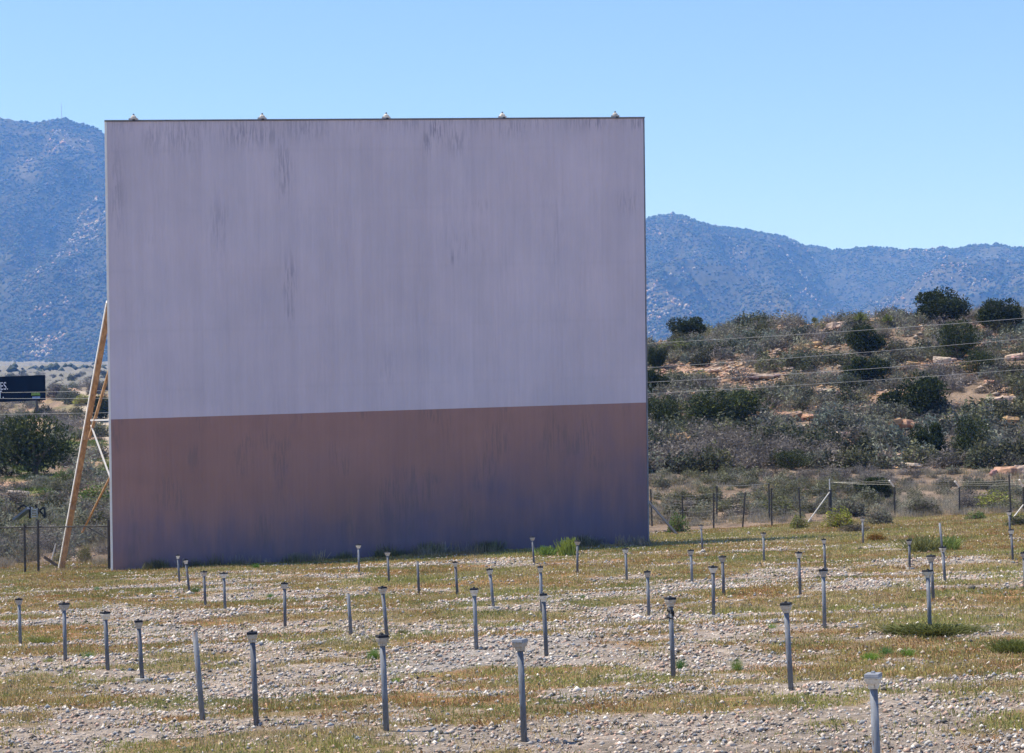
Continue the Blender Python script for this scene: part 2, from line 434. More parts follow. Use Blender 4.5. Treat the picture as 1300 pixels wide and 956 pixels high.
for bx, by, rx, ry, sl, st in ((35, 260, 45, 12, .25, .16), (40, 405, 55, 9, -.55, .22), (120, 290, 22, 6, 0, .12), (135, 315, 20, 10, 0, .15), (845, 405, 30, 18, -.6, .22),
                       (870, 378, 28, 8, -.5, .15), (855, 350, 18, 7, -.4, .14), (1165, 345, 16, 6, .1, .2), (1205, 325, 14, 6, -.3, .22), (1225, 340, 8, 10, .3, .2),
                       (1110, 385, 35, 22, -.2, .1), (1240, 315, 45, 6, 0, .12), (930, 295, 14, 6, 0, .1), (1260, 400, 30, 8, 0, .06), (60, 450, 45, 6, -.3, .1)):
    dx = px - bx; dy = iy - by - sl * dx
    boost = np.maximum(boost, st * np.exp(-(dx / rx) ** 2 - (dy / ry) ** 2))
cl = cl - .07 * (px < 200) * (iy < 240) - .02
k = (cl + boost * 1.25 + (r.random(len(P)) - .5) * .2) > .72; P = P[k]
S = 2.2 * r.uniform(.6, 2.4, len(P)); P[:, 2] += S * .7
gc = np.array([.36, .31, .26])[None] * r.uniform(.7, 1.25, (len(P), 1)); pk = r.random(len(P)) < .3
gc[pk] *= np.array([1.1, .8, .65])
tag(scatter_oct('boulder_field', P, S, gc, M_ROCK, .9), 'pale granite boulders strewn across the distant slopes', 'boulders', kind='stuff')

# ------------------------------------------------------------------ leaf clouds
def quads(P, L, W, col, up=None):
    """P centres (n,3), L length (n), W width (n), up optional direction (n,3) of the length"""
    n = len(P)
    a = RNG.normal(size=(n, 3)) if up is None else up
    a = a / (np.linalg.norm(a, axis=1, keepdims=True) + 1e-9)
    b = np.cross(a, RNG.normal(size=(n, 3))); b /= (np.linalg.norm(b, axis=1, keepdims=True) + 1e-9)
    a = a * L[:, None] / 2; b = b * W[:, None] / 2
    V = np.stack([P - a - b, P - a + b * .9, P + a + b * .6, P + a - b * .6], 1).reshape(-1, 3)
    return V, np.arange(n * 4).reshape(-1, 4), np.repeat(col, 4, 0)

def juniper_crown(w, h, n, base, seed, lobes=14, leaf=.16, gap=.5):
    """rounded evergreen crown: leaf sprays gathered in uneven lobes"""
    r = np.random.default_rng(seed)
    d = r.normal(size=(lobes, 3)); d /= np.linalg.norm(d, axis=1, keepdims=True); d[:, 2] = d[:, 2] * .95 + .12
    C = d * np.array([w / 2, w / 2, h * .5]) * r.uniform(.45, .8, (lobes, 1)); C[:, 2] += h * .46
    Rr = r.uniform(.16, .30, lobes) * w
    li = r.integers(0, lobes, n)
    q = r.normal(size=(n, 3)); q /= np.linalg.norm(q, axis=1, keepdims=True)
    rad = Rr[li][:, None] * (.35 + .65 * r.random((n, 1)) ** .4) * (1 + .12 * r.normal(size=(n, 1)) * (r.random((n, 1)) < .3))
    P = C[li] + q * rad * np.array([1, 1, .8])
    P[:, 2] = np.maximum(P[:, 2], .03 * h + .1 * h * r.random(n))
    col = np.array(base)[None] * (0.65 + .7 * r.random((n, 1))) * (0.75 + .5 * r.random((lobes, 1)))[li]
    y = r.random(n) < .12; col[y] = col[y] * np.array([2.0, 1.7, .9])
    up = q * .6 + r.normal(size=(n, 3)) * .6 + np.array([0, 0, .4])
    return quads(P, leaf * r.uniform(.7, 1.8, n), leaf * r.uniform(.35, .8, n), col, up)

def juniper_wood(w, h, seed, n=9):
    r = random.Random(seed); mb = MB(); t = max(.07, w * .035)
    top = Vector((r.uniform(-.1, .1) * w, r.uniform(-.1, .1) * w, h * .55))
    mb.tube([(0, 0, -.35), (.02, 0, h * .12), top * .6, top], [t * 1.4, t * 1.1, t * .8, t * .35], 7)
    for i in range(n):
        a = r.uniform(0, 6.28); z = h * r.uniform(.08, .35); l = w * r.uniform(.25, .42)
        e = Vector((math.cos(a) * l, math.sin(a) * l, z + h * r.uniform(.15, .45)))
        s = Vector((0, 0, z)); mid = (s + e) / 2 + Vector((0, 0, -.04 * h))
        mb.tube([s, mid, e], [t * .55, t * .38, t * .12], 5)
    return mb

def proto_tree(name, w, h, n, base, seed, **kw):
    t = empty(name, (0, 0, 0))
    V, F, c = juniper_crown(w, h, n, base, seed, **kw)
    npmesh('crown', V, F, M_LEAF, c, t)
    juniper_wood(w, h, seed).build('trunk', M_BARK, t)
    return t

def twig_shrub(seed, base, leafcol, w=1.0, h=.8, nt_=120, nl=140, leaf=.075):
    """unit shrub: twigs fanning up from the root, small leaves along them"""
    r = np.random.default_rng(seed)
    a = r.uniform(0, 6.283, nt_); el = r.uniform(.25, 1.35, nt_); L = r.uniform(.35, .62, nt_)
    d = np.stack([np.cos(a) * np.cos(el), np.sin(a) * np.cos(el), np.sin(el)], -1)
    o = d * r.uniform(.1, .62, (nt_, 1)) * np.array([w * .5, w * .5, h])
    up = d + r.normal(size=(nt_, 3)) * .35
    c1 = np.array(base)[None] * r.uniform(.6, 1.4, (nt_, 1))
    V1, F1, k1 = quads(o + d * .1, L * .75, np.full(nt_, .022), c1, up)
    a = r.uniform(0, 6.283, nl); el = np.arcsin(r.uniform(-.05, 1, nl)); rr = r.uniform(.3, 1, nl) ** .45 * (1 + .2 * np.sin(3 * a + seed))
    P = np.stack([np.cos(a) * np.cos(el) * w * .5, np.sin(a) * np.cos(el) * w * .5, np.sin(el) * h], -1) * rr[:, None]
    c2 = np.array(leafcol)[None] * r.uniform(.55, 1.5, (nl, 1))
    V2, F2, k2 = quads(P, leaf * r.uniform(.7, 1.9, nl), leaf * r.uniform(.3, .9, nl), c2)
    V = np.concatenate([V1, V2]); V[:, 2] = np.maximum(V[:, 2], -.1)
    return V, np.concatenate([F1, F2 + len(V1)]), np.concatenate([k1, k2])

def tile(protos, which, P, S, rot, tint):
    Vs, Fs, Cs = [], [], []; off = 0
    for k, (V, F, C) in enumerate(protos):
        m = np.nonzero(which == k)[0]
        if not len(m): continue
        ca, sa = np.cos(rot[m])[:, None], np.sin(rot[m])[:, None]
        x = V[None, :, 0] * ca - V[None, :, 1] * sa; y = V[None, :, 0] * sa + V[None, :, 1] * ca
        W = np.stack([x, y, np.broadcast_to(V[None, :, 2], x.shape)], -1) * S[m][:, None, :] + P[m][:, None]
        Fs.append((F[None] + (np.arange(len(m)) * len(V))[:, None, None] + off).reshape(-1, F.shape[1]))
        Vs.append(W.reshape(-1, 3)); Cs.append((C[None] * tint[m][:, None, :]).reshape(-1, 3)); off += len(m) * len(V)
    return np.concatenate(Vs), np.concatenate(Fs), np.concatenate(Cs)

GREY = (.17, .15, .135); SAGE = (.145, .15, .11); OLIVE = (.115, .115, .06); TEAL = (.10, .12, .10); TAN = (.27, .22, .14); MAUVE = (.155, .135, .118)
SHR = []
for k, (tw, lf, nl, lfz) in enumerate([(GREY, SAGE, 150, .07), (GREY, GREY, 90, .06), (MAUVE, MAUVE, 80, .06), (GREY, OLIVE, 190, .08), (GREY, TEAL, 190, .08), (TAN, SAGE, 120, .07),
                                 (GREY, (.14, .135, .11), 170, .075), (MAUVE, SAGE, 110, .07), ((.13,.11,.09), (.055, .062, .036), 230, .085)]):
    SHR.append(twig_shrub(200 + k, tw, lf, 1.05, .66, 80, int(nl * 2.5), lfz * .88))
# dry tuft: thin blades
def tuft(seed, n, col, w=.5, h=.5, bw=.012, leanmax=.6):
    r = np.random.default_rng(seed)
    a = r.uniform(0, 6.283, n); le = r.uniform(.02, leanmax, n); L = h * r.uniform(.5, 1.1, n)
    d = np.stack([np.cos(a) * np.sin(le), np.sin(a) * np.sin(le), np.cos(le)], -1)
    o = np.stack([r.normal(size=n) * w * .22, r.normal(size=n) * w * .22, np.zeros(n)], -1)
    c = np.array(col)[None] * r.uniform(.6, 1.45, (n, 1))
    return quads(o + d * L[:, None] / 2, L, np.full(n, bw), c, d)

KEEP = []      # (x, y, half width, metres kept open in front)
def clear_of(px, x, d):
    ok = np.ones(len(x), bool)
    for kx, ky, hw, fr in KEEP:
        ok &= ~((np.abs(x - kx * d / ky) < hw) & (d > ky - fr) & (d < ky + hw * .5))
    return ok
def scrub(name, label, spec, seed):
    Vs = []; off = 0; VV, FF, CC = [], [], []
    for j, (n, pxr, dr, sc, kinds, thr, fr) in enumerate(spec):
        r, px, d, x = sample_area(n, pxr, dr, seed + j, -.2 if dr[1] > 250 else 1.0)
        m = fbm(x / 6, d / 8, 121 + j, 3) + (r.random(n) - .5) * .3 > thr
        m &= track_mask(x, d) < .3
        m &= clear_of(px, x, d)
        px, d, x = px[m], d[m], x[m]; n = len(x)
        P = np.stack([x, d, ground_z(x, d) - .06], -1)
        z = fbm(x / 7, d / 9, 131, 2); w = np.array(kinds)[np.clip(((z - .25) * 2 * len(kinds) + r.normal(size=n) * 1.3).astype(int), 0, len(kinds) - 1)]
        s = r.uniform(sc[0], sc[1], n); S = np.stack([s * r.uniform(.85, 1.3, n), s * r.uniform(.85, 1.3, n), s * r.uniform(.75, 1.15, n)], -1)
        V, F, C = tile(SHR, w, P, S, r.uniform(0, 6.283, n), r.uniform(.6, 1.75, (n, 1)) * np.ones((1, 3)))
        VV.append(V); FF.append(F + off); CC.append(C); off += len(V)
    o = npmesh(name, np.concatenate(VV), np.concatenate(FF), M_LEAF, np.concatenate(CC))
    return tag(o, label, 'scrub', kind='stuff')

# pale dry grass between the lot and the hills
DRY = [tuft(400 + k, 46, c, .9, .55, .02, .8) for k, c in enumerate([(.36, .31, .22), (.3, .27, .22), (.27, .25, .21), (.38, .3, .17)])]
def strip(n, pxr, dr, seed, sc, thr):
    r, px, d, x = sample_area(n, pxr, dr, seed)
    m = fbm(x / 3, d / 3, 141, 3) > thr; px, d, x = px[m], d[m], x[m]; n = len(x)
    s = r.uniform(sc[0], sc[1], n)
    return tile(DRY, r.integers(0, 4, n), np.stack([x, d, ground_z(x, d) - .03], -1), np.stack([s, s, s * r.uniform(.7, 1.2, n)], -1), r.uniform(0, 6.28, n), r.uniform(.7, 1.25, (n, 1)) * np.ones((1, 3)))
A1 = strip(2600, (800, 1400), (103, 128), 411, (.35, .85), .42); A2 = strip(2200, (-150, 160), (87, 118), 412, (.4, .9), .42); A3 = strip(900, (150, 820), (80, 95), 413, (.5, .9), .5)
_d0 = FP * 17.3 / 563.0; _d1 = FP * 17.3 / 534.5; _b0 = at(143.5, 717, _d0); _b1 = at(822.5, 684.5, _d1)
r = np.random.default_rng(77); n = 420; t_ = r.random(n); q_ = _b0[None] * (1 - t_[:, None]) + _b1[None] * t_[:, None]
x = q_[:, 0] + r.normal(size=n) * .1; y = q_[:, 1] - .15 - .9 * r.random(n) ** 2; sz = r.uniform(.25, .75, n) * (.15 + 1.3 * sstep(.35, .75, fbm(t_ * 24, t_ * 0, 7, 3)))
A4 = tile(DRY, r.integers(0, 4, n), np.stack([x, y, ground_z(x, y) - .02], -1), np.stack([sz, sz, sz], -1), r.uniform(0, 6.28, n), r.uniform(.35, 1.0, (n, 1)) * np.array([[.8, .9, .6]]))
VV = []; FF = []; CC = []; off = 0
for V, F, C in (A1, A2, A3, A4): VV.append(V); FF.append(F + off); CC.append(C); off += len(V)
keepscreen = None
tag(npmesh('dry_grass', np.concatenate(VV), np.concatenate(FF), M_LEAF, np.concatenate(CC)), 'pale dry bunch grass along the fences and foot of the hills', 'dry grass', kind='stuff')

GRN = [tuft(460 + k, 36, c, 1.0, .22, .03, 1.2) for k, c in enumerate([(.12, .17, .045), (.17, .19, .06), (.10, .14, .04)])]
r, px, d, x = sample_area(5000, (-120, 175), (112, 260), 471, .3)
m = fbm(x / 4, d / 7, 67, 3) + (r.random(len(x)) - .5) * .1 > .47; px, d, x = px[m], d[m], x[m]; n = len(x); s = r.uniform(.7, 1.6, n)
V, F, C = tile(GRN, r.integers(0, 3, n), np.stack([x, d, ground_z(x, d) - .02], -1), np.stack([s, s, s], -1), r.uniform(0, 6.28, n), r.uniform(.7, 1.3, (n, 1)) * np.ones((1, 3)))
tag(npmesh('green_grass', V, F, M_LEAF, C), 'fresh green grass patches on the slope left of the screen', 'grass', kind='stuff')

# low olive grass over the lot
LOW = [tuft(430 + k, 26, c, .55, .05, .011, 1.25) for k, c in enumerate([(.25, .25, .085), (.38, .22, .10), (.34, .28, .09), (.45, .35, .19), (.29, .28, .09)])]
r, px, d, x = sample_area(86000, (-260, 1620), (17, 104), 431, .3)
vm = veg_mask(x, d); m = (vm + (r.random(len(x)) - .5) * .5 > .5) | (r.random(len(x)) < .09)
fe = np.interp(px, PXC, FEND); m &= d < fe + 3
px, d, x = px[m], d[m], x[m]; n = len(x); s = r.uniform(.6, 1.5, n) * np.interp(d, [20, 60, 100], [.9, 1.2, 1.5])
zz = fbm(x / 4, d / 3, 151, 3)
w = np.clip(((zz - .3) * 2.5 * 5 + r.normal(size=n) * .8).astype(int), 0, 4)
V, F, C = tile(LOW, w, np.stack([x, d, ground_z(x, d) - .01], -1), np.stack([s, s, s * r.uniform(.7, 1.6, n)], -1), r.uniform(0, 6.28, n), r.uniform(.75, 1.3, (n, 1)) * np.ones((1, 3)))
tag(npmesh('low_grass', V, F, M_LEAF, C), 'patchy olive and rust low grass over the gravel lot', 'grass', kind='stuff')

# gravel stones
r, px, d, x = sample_area(430000, (-240, 1600), (16.5, 100), 441, .0)
vm = veg_mask(x, d); m = r.random(len(x)) > vm * .86; px, d, x = px[m], d[m], x[m]; n = len(x)
S = (.0075 + .036 * r.random(n) ** 4.5) * np.interp(d, [18, 40, 100], [.9, 1.25, 1.75])
big = r.random(n) < .002; S[big] *= 2.0
base = np.array([[.50, .42, .35], [.33, .30, .28], [.45, .31, .24], [.66, .60, .53], [.09, .085, .08], [.24, .25, .27]])[r.choice(6, n, p=[.28, .22, .20, .09, .12, .09])]
tag(scatter_oct('gravel', np.stack([x, d, ground_z(x, d) + S * .25], -1), S, base * r.uniform(.75, 1.2, (n, 1)), M_STONE, .75, .4), 'loose pale gravel and stones over the lot', 'gravel', kind='stuff')

# ------------------------------------------------------------------ sandstone outcrops (each a thing)
def slab(mb_v, mb_f, mb_c, c, sx, sy, sz, seed, col):
    r = np.random.default_rng(seed); n = 9; off = sum(len(v) for v in mb_v)
    an = np.linspace(0, 2 * math.pi, n, endpoint=False); rr = r.uniform(.72, 1.1, n)
    V = []
    for z, k in ((-1, .86), (-.1, 1.04), (.55, 1.0), (1, .82)):
        rj = rr * k * (1 + .07 * r.normal(size=n))
        V.append(np.stack([np.cos(an) * rj * sx / 2, np.sin(an) * rj * sy / 2, np.full(n, z * sz / 2) + r.normal(size=n) * sz * .07], -1))
    V = np.concatenate(V + [np.array([[0, 0, -sz / 2], [0, 0, sz / 2 * 1.05]])])
    ro = r.uniform(-.12, .12); V[:, 2] += V[:, 0] * ro
    F = []
    for L in range(3):
        for k in range(n): F.append([L*n+k, L*n+(k+1) % n, (L+1)*n+(k+1) % n, (L+1)*n+k])
    b0, t0 = 4 * n, 4 * n + 1
    for k in range(n): F.append([b0, (k+1) % n, k, k]); F.append([t0, 3*n+k, 3*n+(k+1) % n, 3*n+(k+1) % n])
    mb_v.append(V + np.array(c)); mb_f.append(np.array(F) + off); mb_c.append(np.array(col)[None] * r.uniform(.8, 1.2, (len(V), 1)))
def rock_mesh(name, parts, label, loc, group):
    v, f, c = [], [], []
    for p in parts: slab(v, f, c, *p)
    F = np.concatenate(f); V = np.concatenate(v); C = np.concatenate(c)
    me = bpy.data.meshes.new(name)
    me.from_pydata(V.tolist(), [], [tuple(dict.fromkeys(q)) for q in F.tolist()])
    a = me.color_attributes.new('col', 'FLOAT_COLOR', 'POINT'); cc = np.ones((len(V), 4), np.float32); cc[:, :3] = C; a.data.foreach_set('color', cc.ravel())
    me.materials.append(M_ROCK); o = bpy.data.objects.new(name, me); COL.objects.link(o); o.location = tuple(map(float, loc))
    return tag(o, label, 'rock', group)
GR = 'sandstone outcrops on the hill'
RED = (.42, .25, .17); PINK = (.44, .33, .26); OCH = (.42, .27, .15); PALE = (.42, .34, .27)
ROCKS = [
 (978, 533, 62, 15, RED, 'long flat reddish ledge with a dark overhang beside the big mid hill juniper'),
 (862, 563, 26, 17, OCH, 'ochre stacked rocks low on the hill near the right edge of the screen'),
 (968, 480, 32, 7, PINK, 'small orange ledge above the big mid hill juniper'),
 (1029, 533, 26, 9, RED, 'dark red boulder at the right end of the long flat ledge'),
 (1052, 500, 30, 8, PINK, 'pale pink ledge between the ridge and the long flat ledge'),
 (1145, 542, 34, 12, RED, 'red slab just left of and below the round hillside juniper'),
 (1208, 536, 34, 13, PINK, 'tilted pink slab right of and below the round hillside juniper'),
 (1170, 536, 20, 9, PALE, 'pale rock tucked under the round hillside juniper'),
 (1142, 559, 30, 9, OCH, 'tan ledge above a patch of low green shrubs, left of the dark upright juniper'),
 (1128, 580, 26, 9, PINK, 'pink broken ledge over pale rubble, left of the dark upright juniper'),
 (1155, 593, 34, 7, PALE, 'pale low rubble slab below the dark upright juniper'),
 (1198, 460, 30, 9, PALE, 'pale bedded ledge under the branching juniper near the skyline'),
 (1160, 464, 24, 6, OCH, 'small orange ledge halfway up the hill below the skyline junipers'),
 (1275, 510, 40, 9, PINK, 'broad pink ledge at the far right of the hill slope'),
 (1255, 487, 14, 6, RED, 'small reddish boulder in scrub right of the round hillside juniper'),
 (1283, 540, 26, 14, OCH, 'stacked tan rocks near the far right end of the slope'),
 (1275, 603, 38, 14, RED, 'red overhanging ledge low on the slope above the corner fence post'),
 (1297, 603, 22, 16, PINK, 'rounded orange boulder at the frame edge above the corner fence post'),
 (1274, 560, 12, 9, RED, 'single brick red boulder right of the twin trunked juniper'),
 (1062, 418, 26, 12, PINK, 'pinkish boulder on the skyline beside the tall yucca'),
 (1036, 440, 22, 8, OCH, 'orange boulder just under the skyline left of the yuccas'),
 (1290, 455, 26, 8, PINK, 'pink ledge below the rightmost skyline juniper'),
 (1000, 470, 22, 5, PINK, 'thin pink ledge among scrub in mid slope'),
 (1082, 530, 30, 7, PALE, 'pale low slab left of the red slab'),
 (1065, 555, 30, 8, PINK, 'broken pinkish slab in the scrub below the long flat ledge'),
 (905, 472, 18, 5, PINK, 'small pink stone on the slope right of the yellow green bush'),
 (855, 502, 20, 7, PALE, 'pale slab by the dark junipers at the right edge of the screen'),
 (1235, 468, 24, 7, OCH, 'orange slab in scrub under the two skyline junipers'),
 (1020, 545, 20, 8, PALE, 'pale boulder below the dark red boulder'),
]
for q, (px, py, w, h, col, lab) in enumerate(ROCKS):
    p = hit(px, py, 100, 215); s = FP / p[1]; W = w / s; H = h / s; rr = random.Random(q)
    KEEP.append((p[0], p[1], W * .55 + .5, 3.5))
    parts = [((0, 0, H * .25), W, W * .9, H * .95, 900 + q * 10, col)]
    for j in range(rr.randint(2, 5)):
        parts.append(((rr.uniform(-.5, .5) * W, rr.uniform(-.5, .1) * W, rr.uniform(-.1, .5) * H), W * rr.uniform(.25, .55), W * rr.uniform(.25, .5), H * rr.uniform(.3, .7), 901 + q * 10 + j, tuple(c * rr.uniform(.85, 1.15) for c in col)))
    rock_mesh('sandstone_outcrop', parts, lab, p, GR)
# left slope stones
for q, (px, py, w, h, lab) in enumerate([(22, 628, 30, 6, 'pale flat stones lying in grey scrub left of the leaning beam'), (100, 634, 9, 7, 'round white boulder just right of the leaning beam'), (104, 643, 9, 6, 'white boulder below another one right of the leaning beam'),
                                   (75, 628, 14, 4, 'thin pale stone on the green bank behind the leaning beam'), (52, 722, 6, 4, 'small cream stone on the dirt in front of the left fence')]):
    p = hit(px, py); s = FP / p[1]; W = w / s; H = h / s
    rock_mesh('boulder', [((0, 0, H * .3), W, W * .8, H, 1300 + q * 3, PALE), ((W * .3, -.1, H * .1), W * .5, W * .5, H * .7, 1301 + q * 3, PALE)], lab, p, 'pale stones on the left slope')
for px, py in ((46.5, 532),):
    p = hit(px, py, 250, 400); KEEP.append((p[0], p[1], 2.2, 170))
for px, py in ((1136, 654), (1218, 652), (1299, 651), (1054, 653), (866, 672), (906, 672), (942, 671), (980, 668), (1017, 664), (828, 668), (1284, 660)):
    p = hit(px, py, 95, 125); KEEP.append((p[0], p[1], .45, 8))
for px in (876, 1195, 1268):
    pass
scrub('hillside_scrub', 'grey and olive desert scrub covering the rocky hill right of the screen',
      [(3300, (560, 1760), (131, 153), (.7, 2.5), [0, 6, 4, 1, 3, 0, 8, 2], .35, 1),
       (4700, (660, 1760), (150, 212), (.5, 2.3), [1, 0, 5, 2, 3, 6, 7, 8, 4, 1, 2], .40, 1),
       (1800, (700, 1700), (106, 129), (.35, 1.1), [1, 2, 5, 7, 3], .36, 1)], 300)
scrub('slope_scrub', 'grey twiggy scrub over the slope left of the screen',
      [(1700, (-330, 420), (92, 150), (.6, 1.6), [0, 1, 2, 5, 3, 7], .48, 1),
       (2500, (-330, 450), (150, 340), (1.3, 2.8), [0, 3, 1, 2, 8, 6, 7], .45, 1),
       (2600, (-330, 560), (340, 1400), (2.0, 4.5), [0, 3, 1, 2, 8], .5, 1)], 340)

# rubble round the ledges (uncountable)
r, px, d, x = sample_area(26000, (810, 1400), (131, 206), 451)
m = fbm(x / 5, d / 9, 63, 3) + (r.random(len(x)) - .5) * .35 > .44; x, d = x[m], d[m]; n = len(x)
S = .06 + .32 * r.random(n) ** 3
base = np.array([RED, PINK, OCH, PALE])[r.integers(0, 4, n)] * r.uniform(.7, 1.15, (n, 1))
tag(scatter_oct('rubble', np.stack([x, d, ground_z(x, d) + S * .15], -1), S, base, M_ROCK, .45, .3), 'broken sandstone rubble between the ledges of the hill', 'rubble', kind='stuff')

# ------------------------------------------------------------------ trees and bushes (each a thing)
JD = (.028, .040, .014); JM = (.045, .060, .022)
T_J = [proto_tree('juniper_tree', 4, 3.0, 7500, JD, 11, lobes=16, leaf=.15), proto_tree('juniper_tree', 4, 3.0, 7500, JD, 12, lobes=22, leaf=.14),
       proto_tree('juniper_tree', 4, 3.0, 6000, JM, 13, lobes=26, leaf=.13), proto_tree('juniper_tree', 4, 3.0, 3600, JM, 14, lobes=30, leaf=.12)]
used = [False] * 4
GJ = 'junipers on the hill'
def place_tree(px, py, w, h, k, lab, rz=0, group=GJ, dmax=1e9):
    p = hit(px, py, 95, dmax); s = FP / p[1]
    o = T_J[k] if not used[k] else dup_tree(T_J[k])
    used[k] = True
    o.location = tuple(p); W = w / s / 4.0; H = h / s / 3.0; o.scale = (W, W, H); o.rotation_euler.z = rz
    return tag(o, lab, 'juniper', group)
TREES = [
 (876, 430, 48, 31, 0, 'small round juniper alone on the skyline, first right of the screen', .3),
 (1195, 411, 74, 44, 1, 'broad dark juniper on the skyline, left of the two big ones', 1.1),
 (1269, 418, 62, 42, 0, 'dark juniper on the skyline at far right, beside the broad one', 2.2),
 (1101, 449, 54, 36, 1, 'dark juniper just below the yuccas on the ridge', 2.9),
 (1098, 484, 62, 34, 0, 'dark juniper directly downhill of the one below the yuccas', 4.0),
 (1216, 456, 50, 50, 2, 'olive branching juniper growing under the broad skyline juniper', .8),
 (1243, 477, 48, 34, 3, 'thin half bare juniper below the two big skyline junipers', 1.7),
 (926, 546, 104, 52, 2, 'widest spreading juniper on the mid slope beside the long flat ledge', 3.6),
 (1162, 533, 86, 56, 1, 'rounded full juniper in the middle of the right slope', 5.2),
 (1180, 582, 46, 50, 0, 'upright dark juniper low on the slope above the fence', 5.8),
 (1231, 582, 56, 55, 3, 'twin trunked airy juniper low on the slope above the fence', 2.5),
 (832, 468, 26, 30, 0, 'uppermost dark juniper against the right edge of the screen', 3.3),
 (834, 500, 32, 32, 1, 'middle dark juniper against the right edge of the screen', 1.9),
 (838, 545, 52, 42, 2, 'lowest dark juniper against the right edge of the screen', .2),
 (1106, 631, 52, 28, 0, 'low dark green juniper mound at the foot of the hill', 4.6),
 (1005, 596, 52, 26, 3, 'small teal green juniper at mid scrub below the long ledge', 4.2),
]
for px, py, w, h, k, lab, rz in TREES: place_tree(px, py, w, h, k, lab, rz)
place_tree(45, 604, 104, 78, 2, 'large dark juniper under the billboard, left of the leaning beam', 2.0, 'junipers on the left slope')
place_tree(128, 535, 30, 34, 1, 'small dark juniper showing between the beam and the screen', 1.0, 'junipers on the left slope')
place_tree(-12, 600, 50, 44, 0, 'dark juniper cut by the left frame edge beside the large one', 3.0, 'junipers on the left slope')

def bush(name, px, py, w, h, tw, lf, lab, cat, seed, nl=900, leaf=.055, group=None, nt_=260, dmin=0, dmax=1e9, blades=False):
    p = hit(px, py, dmin, dmax); s = FP / p[1]; W = w / s; H = h / s
    if blades:
        V, F, C = tuft(seed, nl, lf, 1.0, 1.0, leaf, .75); V = V * np.array([W * .8, W * .8, H])
    else:
        V, F, C = twig_shrub(seed, tw, lf, 1.0, .8, nt_, nl, leaf); V = V * np.array([W, W, H * 1.2])
    p[2] -= .03
    return tag(npmesh(name, V, F, M_LEAF, C, loc=tuple(p)), lab, cat, group)
YG = (.24, .26, .04); LG = (.17, .2, .05); GN = (.09, .16, .035)
BU = [
 ('brush', 858, 451, 52, 20, GREY, (.13, .15, .035), 'yellow green bush under the small skyline juniper', 'bush'),
 ('brush', 886, 483, 42, 13, GREY, (.16, .17, .05), 'low yellow green bush on the slope near the screen', 'bush'),
 ('rabbitbrush', 1066, 670, 42, 26, TAN, YG, 'brightest yellow green bush beside the fence corner post with the pale brace', 'bush'),
 ('rabbitbrush', 1264, 646, 54, 24, TAN, YG, 'wide yellow green bush behind the barbed fence at right', 'bush'),
 ('rabbitbrush', 860, 677, 30, 27, TAN, GN, 'green bush at the foot of the fence close to the screen', 'bush'),
 ('rabbitbrush', 1014, 672, 26, 20, TAN, LG, 'light green bush between two thin fence posts', 'bush'),
 ('rabbitbrush', 985, 652, 46, 22, GREY, (.13, .14, .05), 'olive bush behind the twin fence posts', 'bush'),
 ('sagebrush', 1080, 655, 50, 26, GREY, SAGE, 'grey green bush left of the dark juniper mound', 'bush'),
 ('sagebrush', 1118, 666, 38, 22, GREY, SAGE, 'dusty grey bush right of the brightest yellow bush', 'bush'),
 ('sagebrush', 1085, 676, 44, 14, GREY, (.1, .09, .06), 'dull brown bush in front of the brightest yellow bush', 'bush'),
 ('sagebrush', 1170, 654, 44, 26, GREY, (.10, .10, .06), 'brownish bush between the two fence posts with arms', 'bush'),
 ('sagebrush', 1228, 648, 30, 24, MAUVE, MAUVE, 'mauve leafless bush next to the second armed fence post', 'bush'),
 ('rabbitbrush', 1112, 686, 30, 12, (.3, .15, .05), (.2, .14, .04), 'rusty orange weed clump behind the far speaker pole', 'bush'),
 ('sagebrush', 1295, 668, 40, 16, GREY, (.05, .07, .03), 'dark green low bush by the far right speaker poles', 'bush'),
 ('sagebrush', 1240, 660, 30, 12, GREY, GN, 'small green bush below the wide yellow green bush', 'bush'),
 ('rabbitbrush', 20, 543, 34, 13, TAN, (.3, .28, .02), 'yellow flowering bush right under the billboard', 'bush'),
 ('rabbitbrush', 112, 512, 48, 12, TAN, (.24, .25, .05), 'yellow green bush on the brow beside the track', 'bush'),
 ('rabbitbrush', 80, 616, 34, 22, TAN, (.08, .13, .03), 'green bush touching the leaning beam from the left', 'bush'),
 ('rabbitbrush', 120, 640, 44, 26, TAN, (.10, .16, .03), 'bright green bush between the leaning beam and the screen', 'bush'),
 ('rabbitbrush', 60, 633, 36, 14, TAN, (.07, .12, .03), 'low green bush on the bank left of the beam', 'bush'),
 ('rabbitbrush', 108, 714, 20, 24, TAN, (.17, .17, .04), 'olive bush behind the left fence near the screen', 'bush'),
 ('rabbitbrush', 78, 712, 26, 12, TAN, (.15, .15, .05), 'low olive bush at the foot of the leaning beam', 'bush'),
 ('sagebrush', 120, 500, 24, 22, (.1, .085, .08), MAUVE, 'dark leafless bush on the brow just left of the screen', 'bush'),
 ('sagebrush', 72, 503, 30, 18, (.1, .085, .08), MAUVE, 'dark leafless bush on the brow right beside the billboard', 'bush'),
 ('sagebrush', 125, 665, 40, 20, GREY, MAUVE, 'grey bush behind the left fence beside the screen edge', 'bush'),
 ('sagebrush', 20, 640, 50, 20, GREY, GREY, 'grey bush behind the dark frame at far left', 'bush'),
]
for q, b_ in enumerate(BU):
    bush(*b_, 500 + q, group='bushes near the fences and hills')
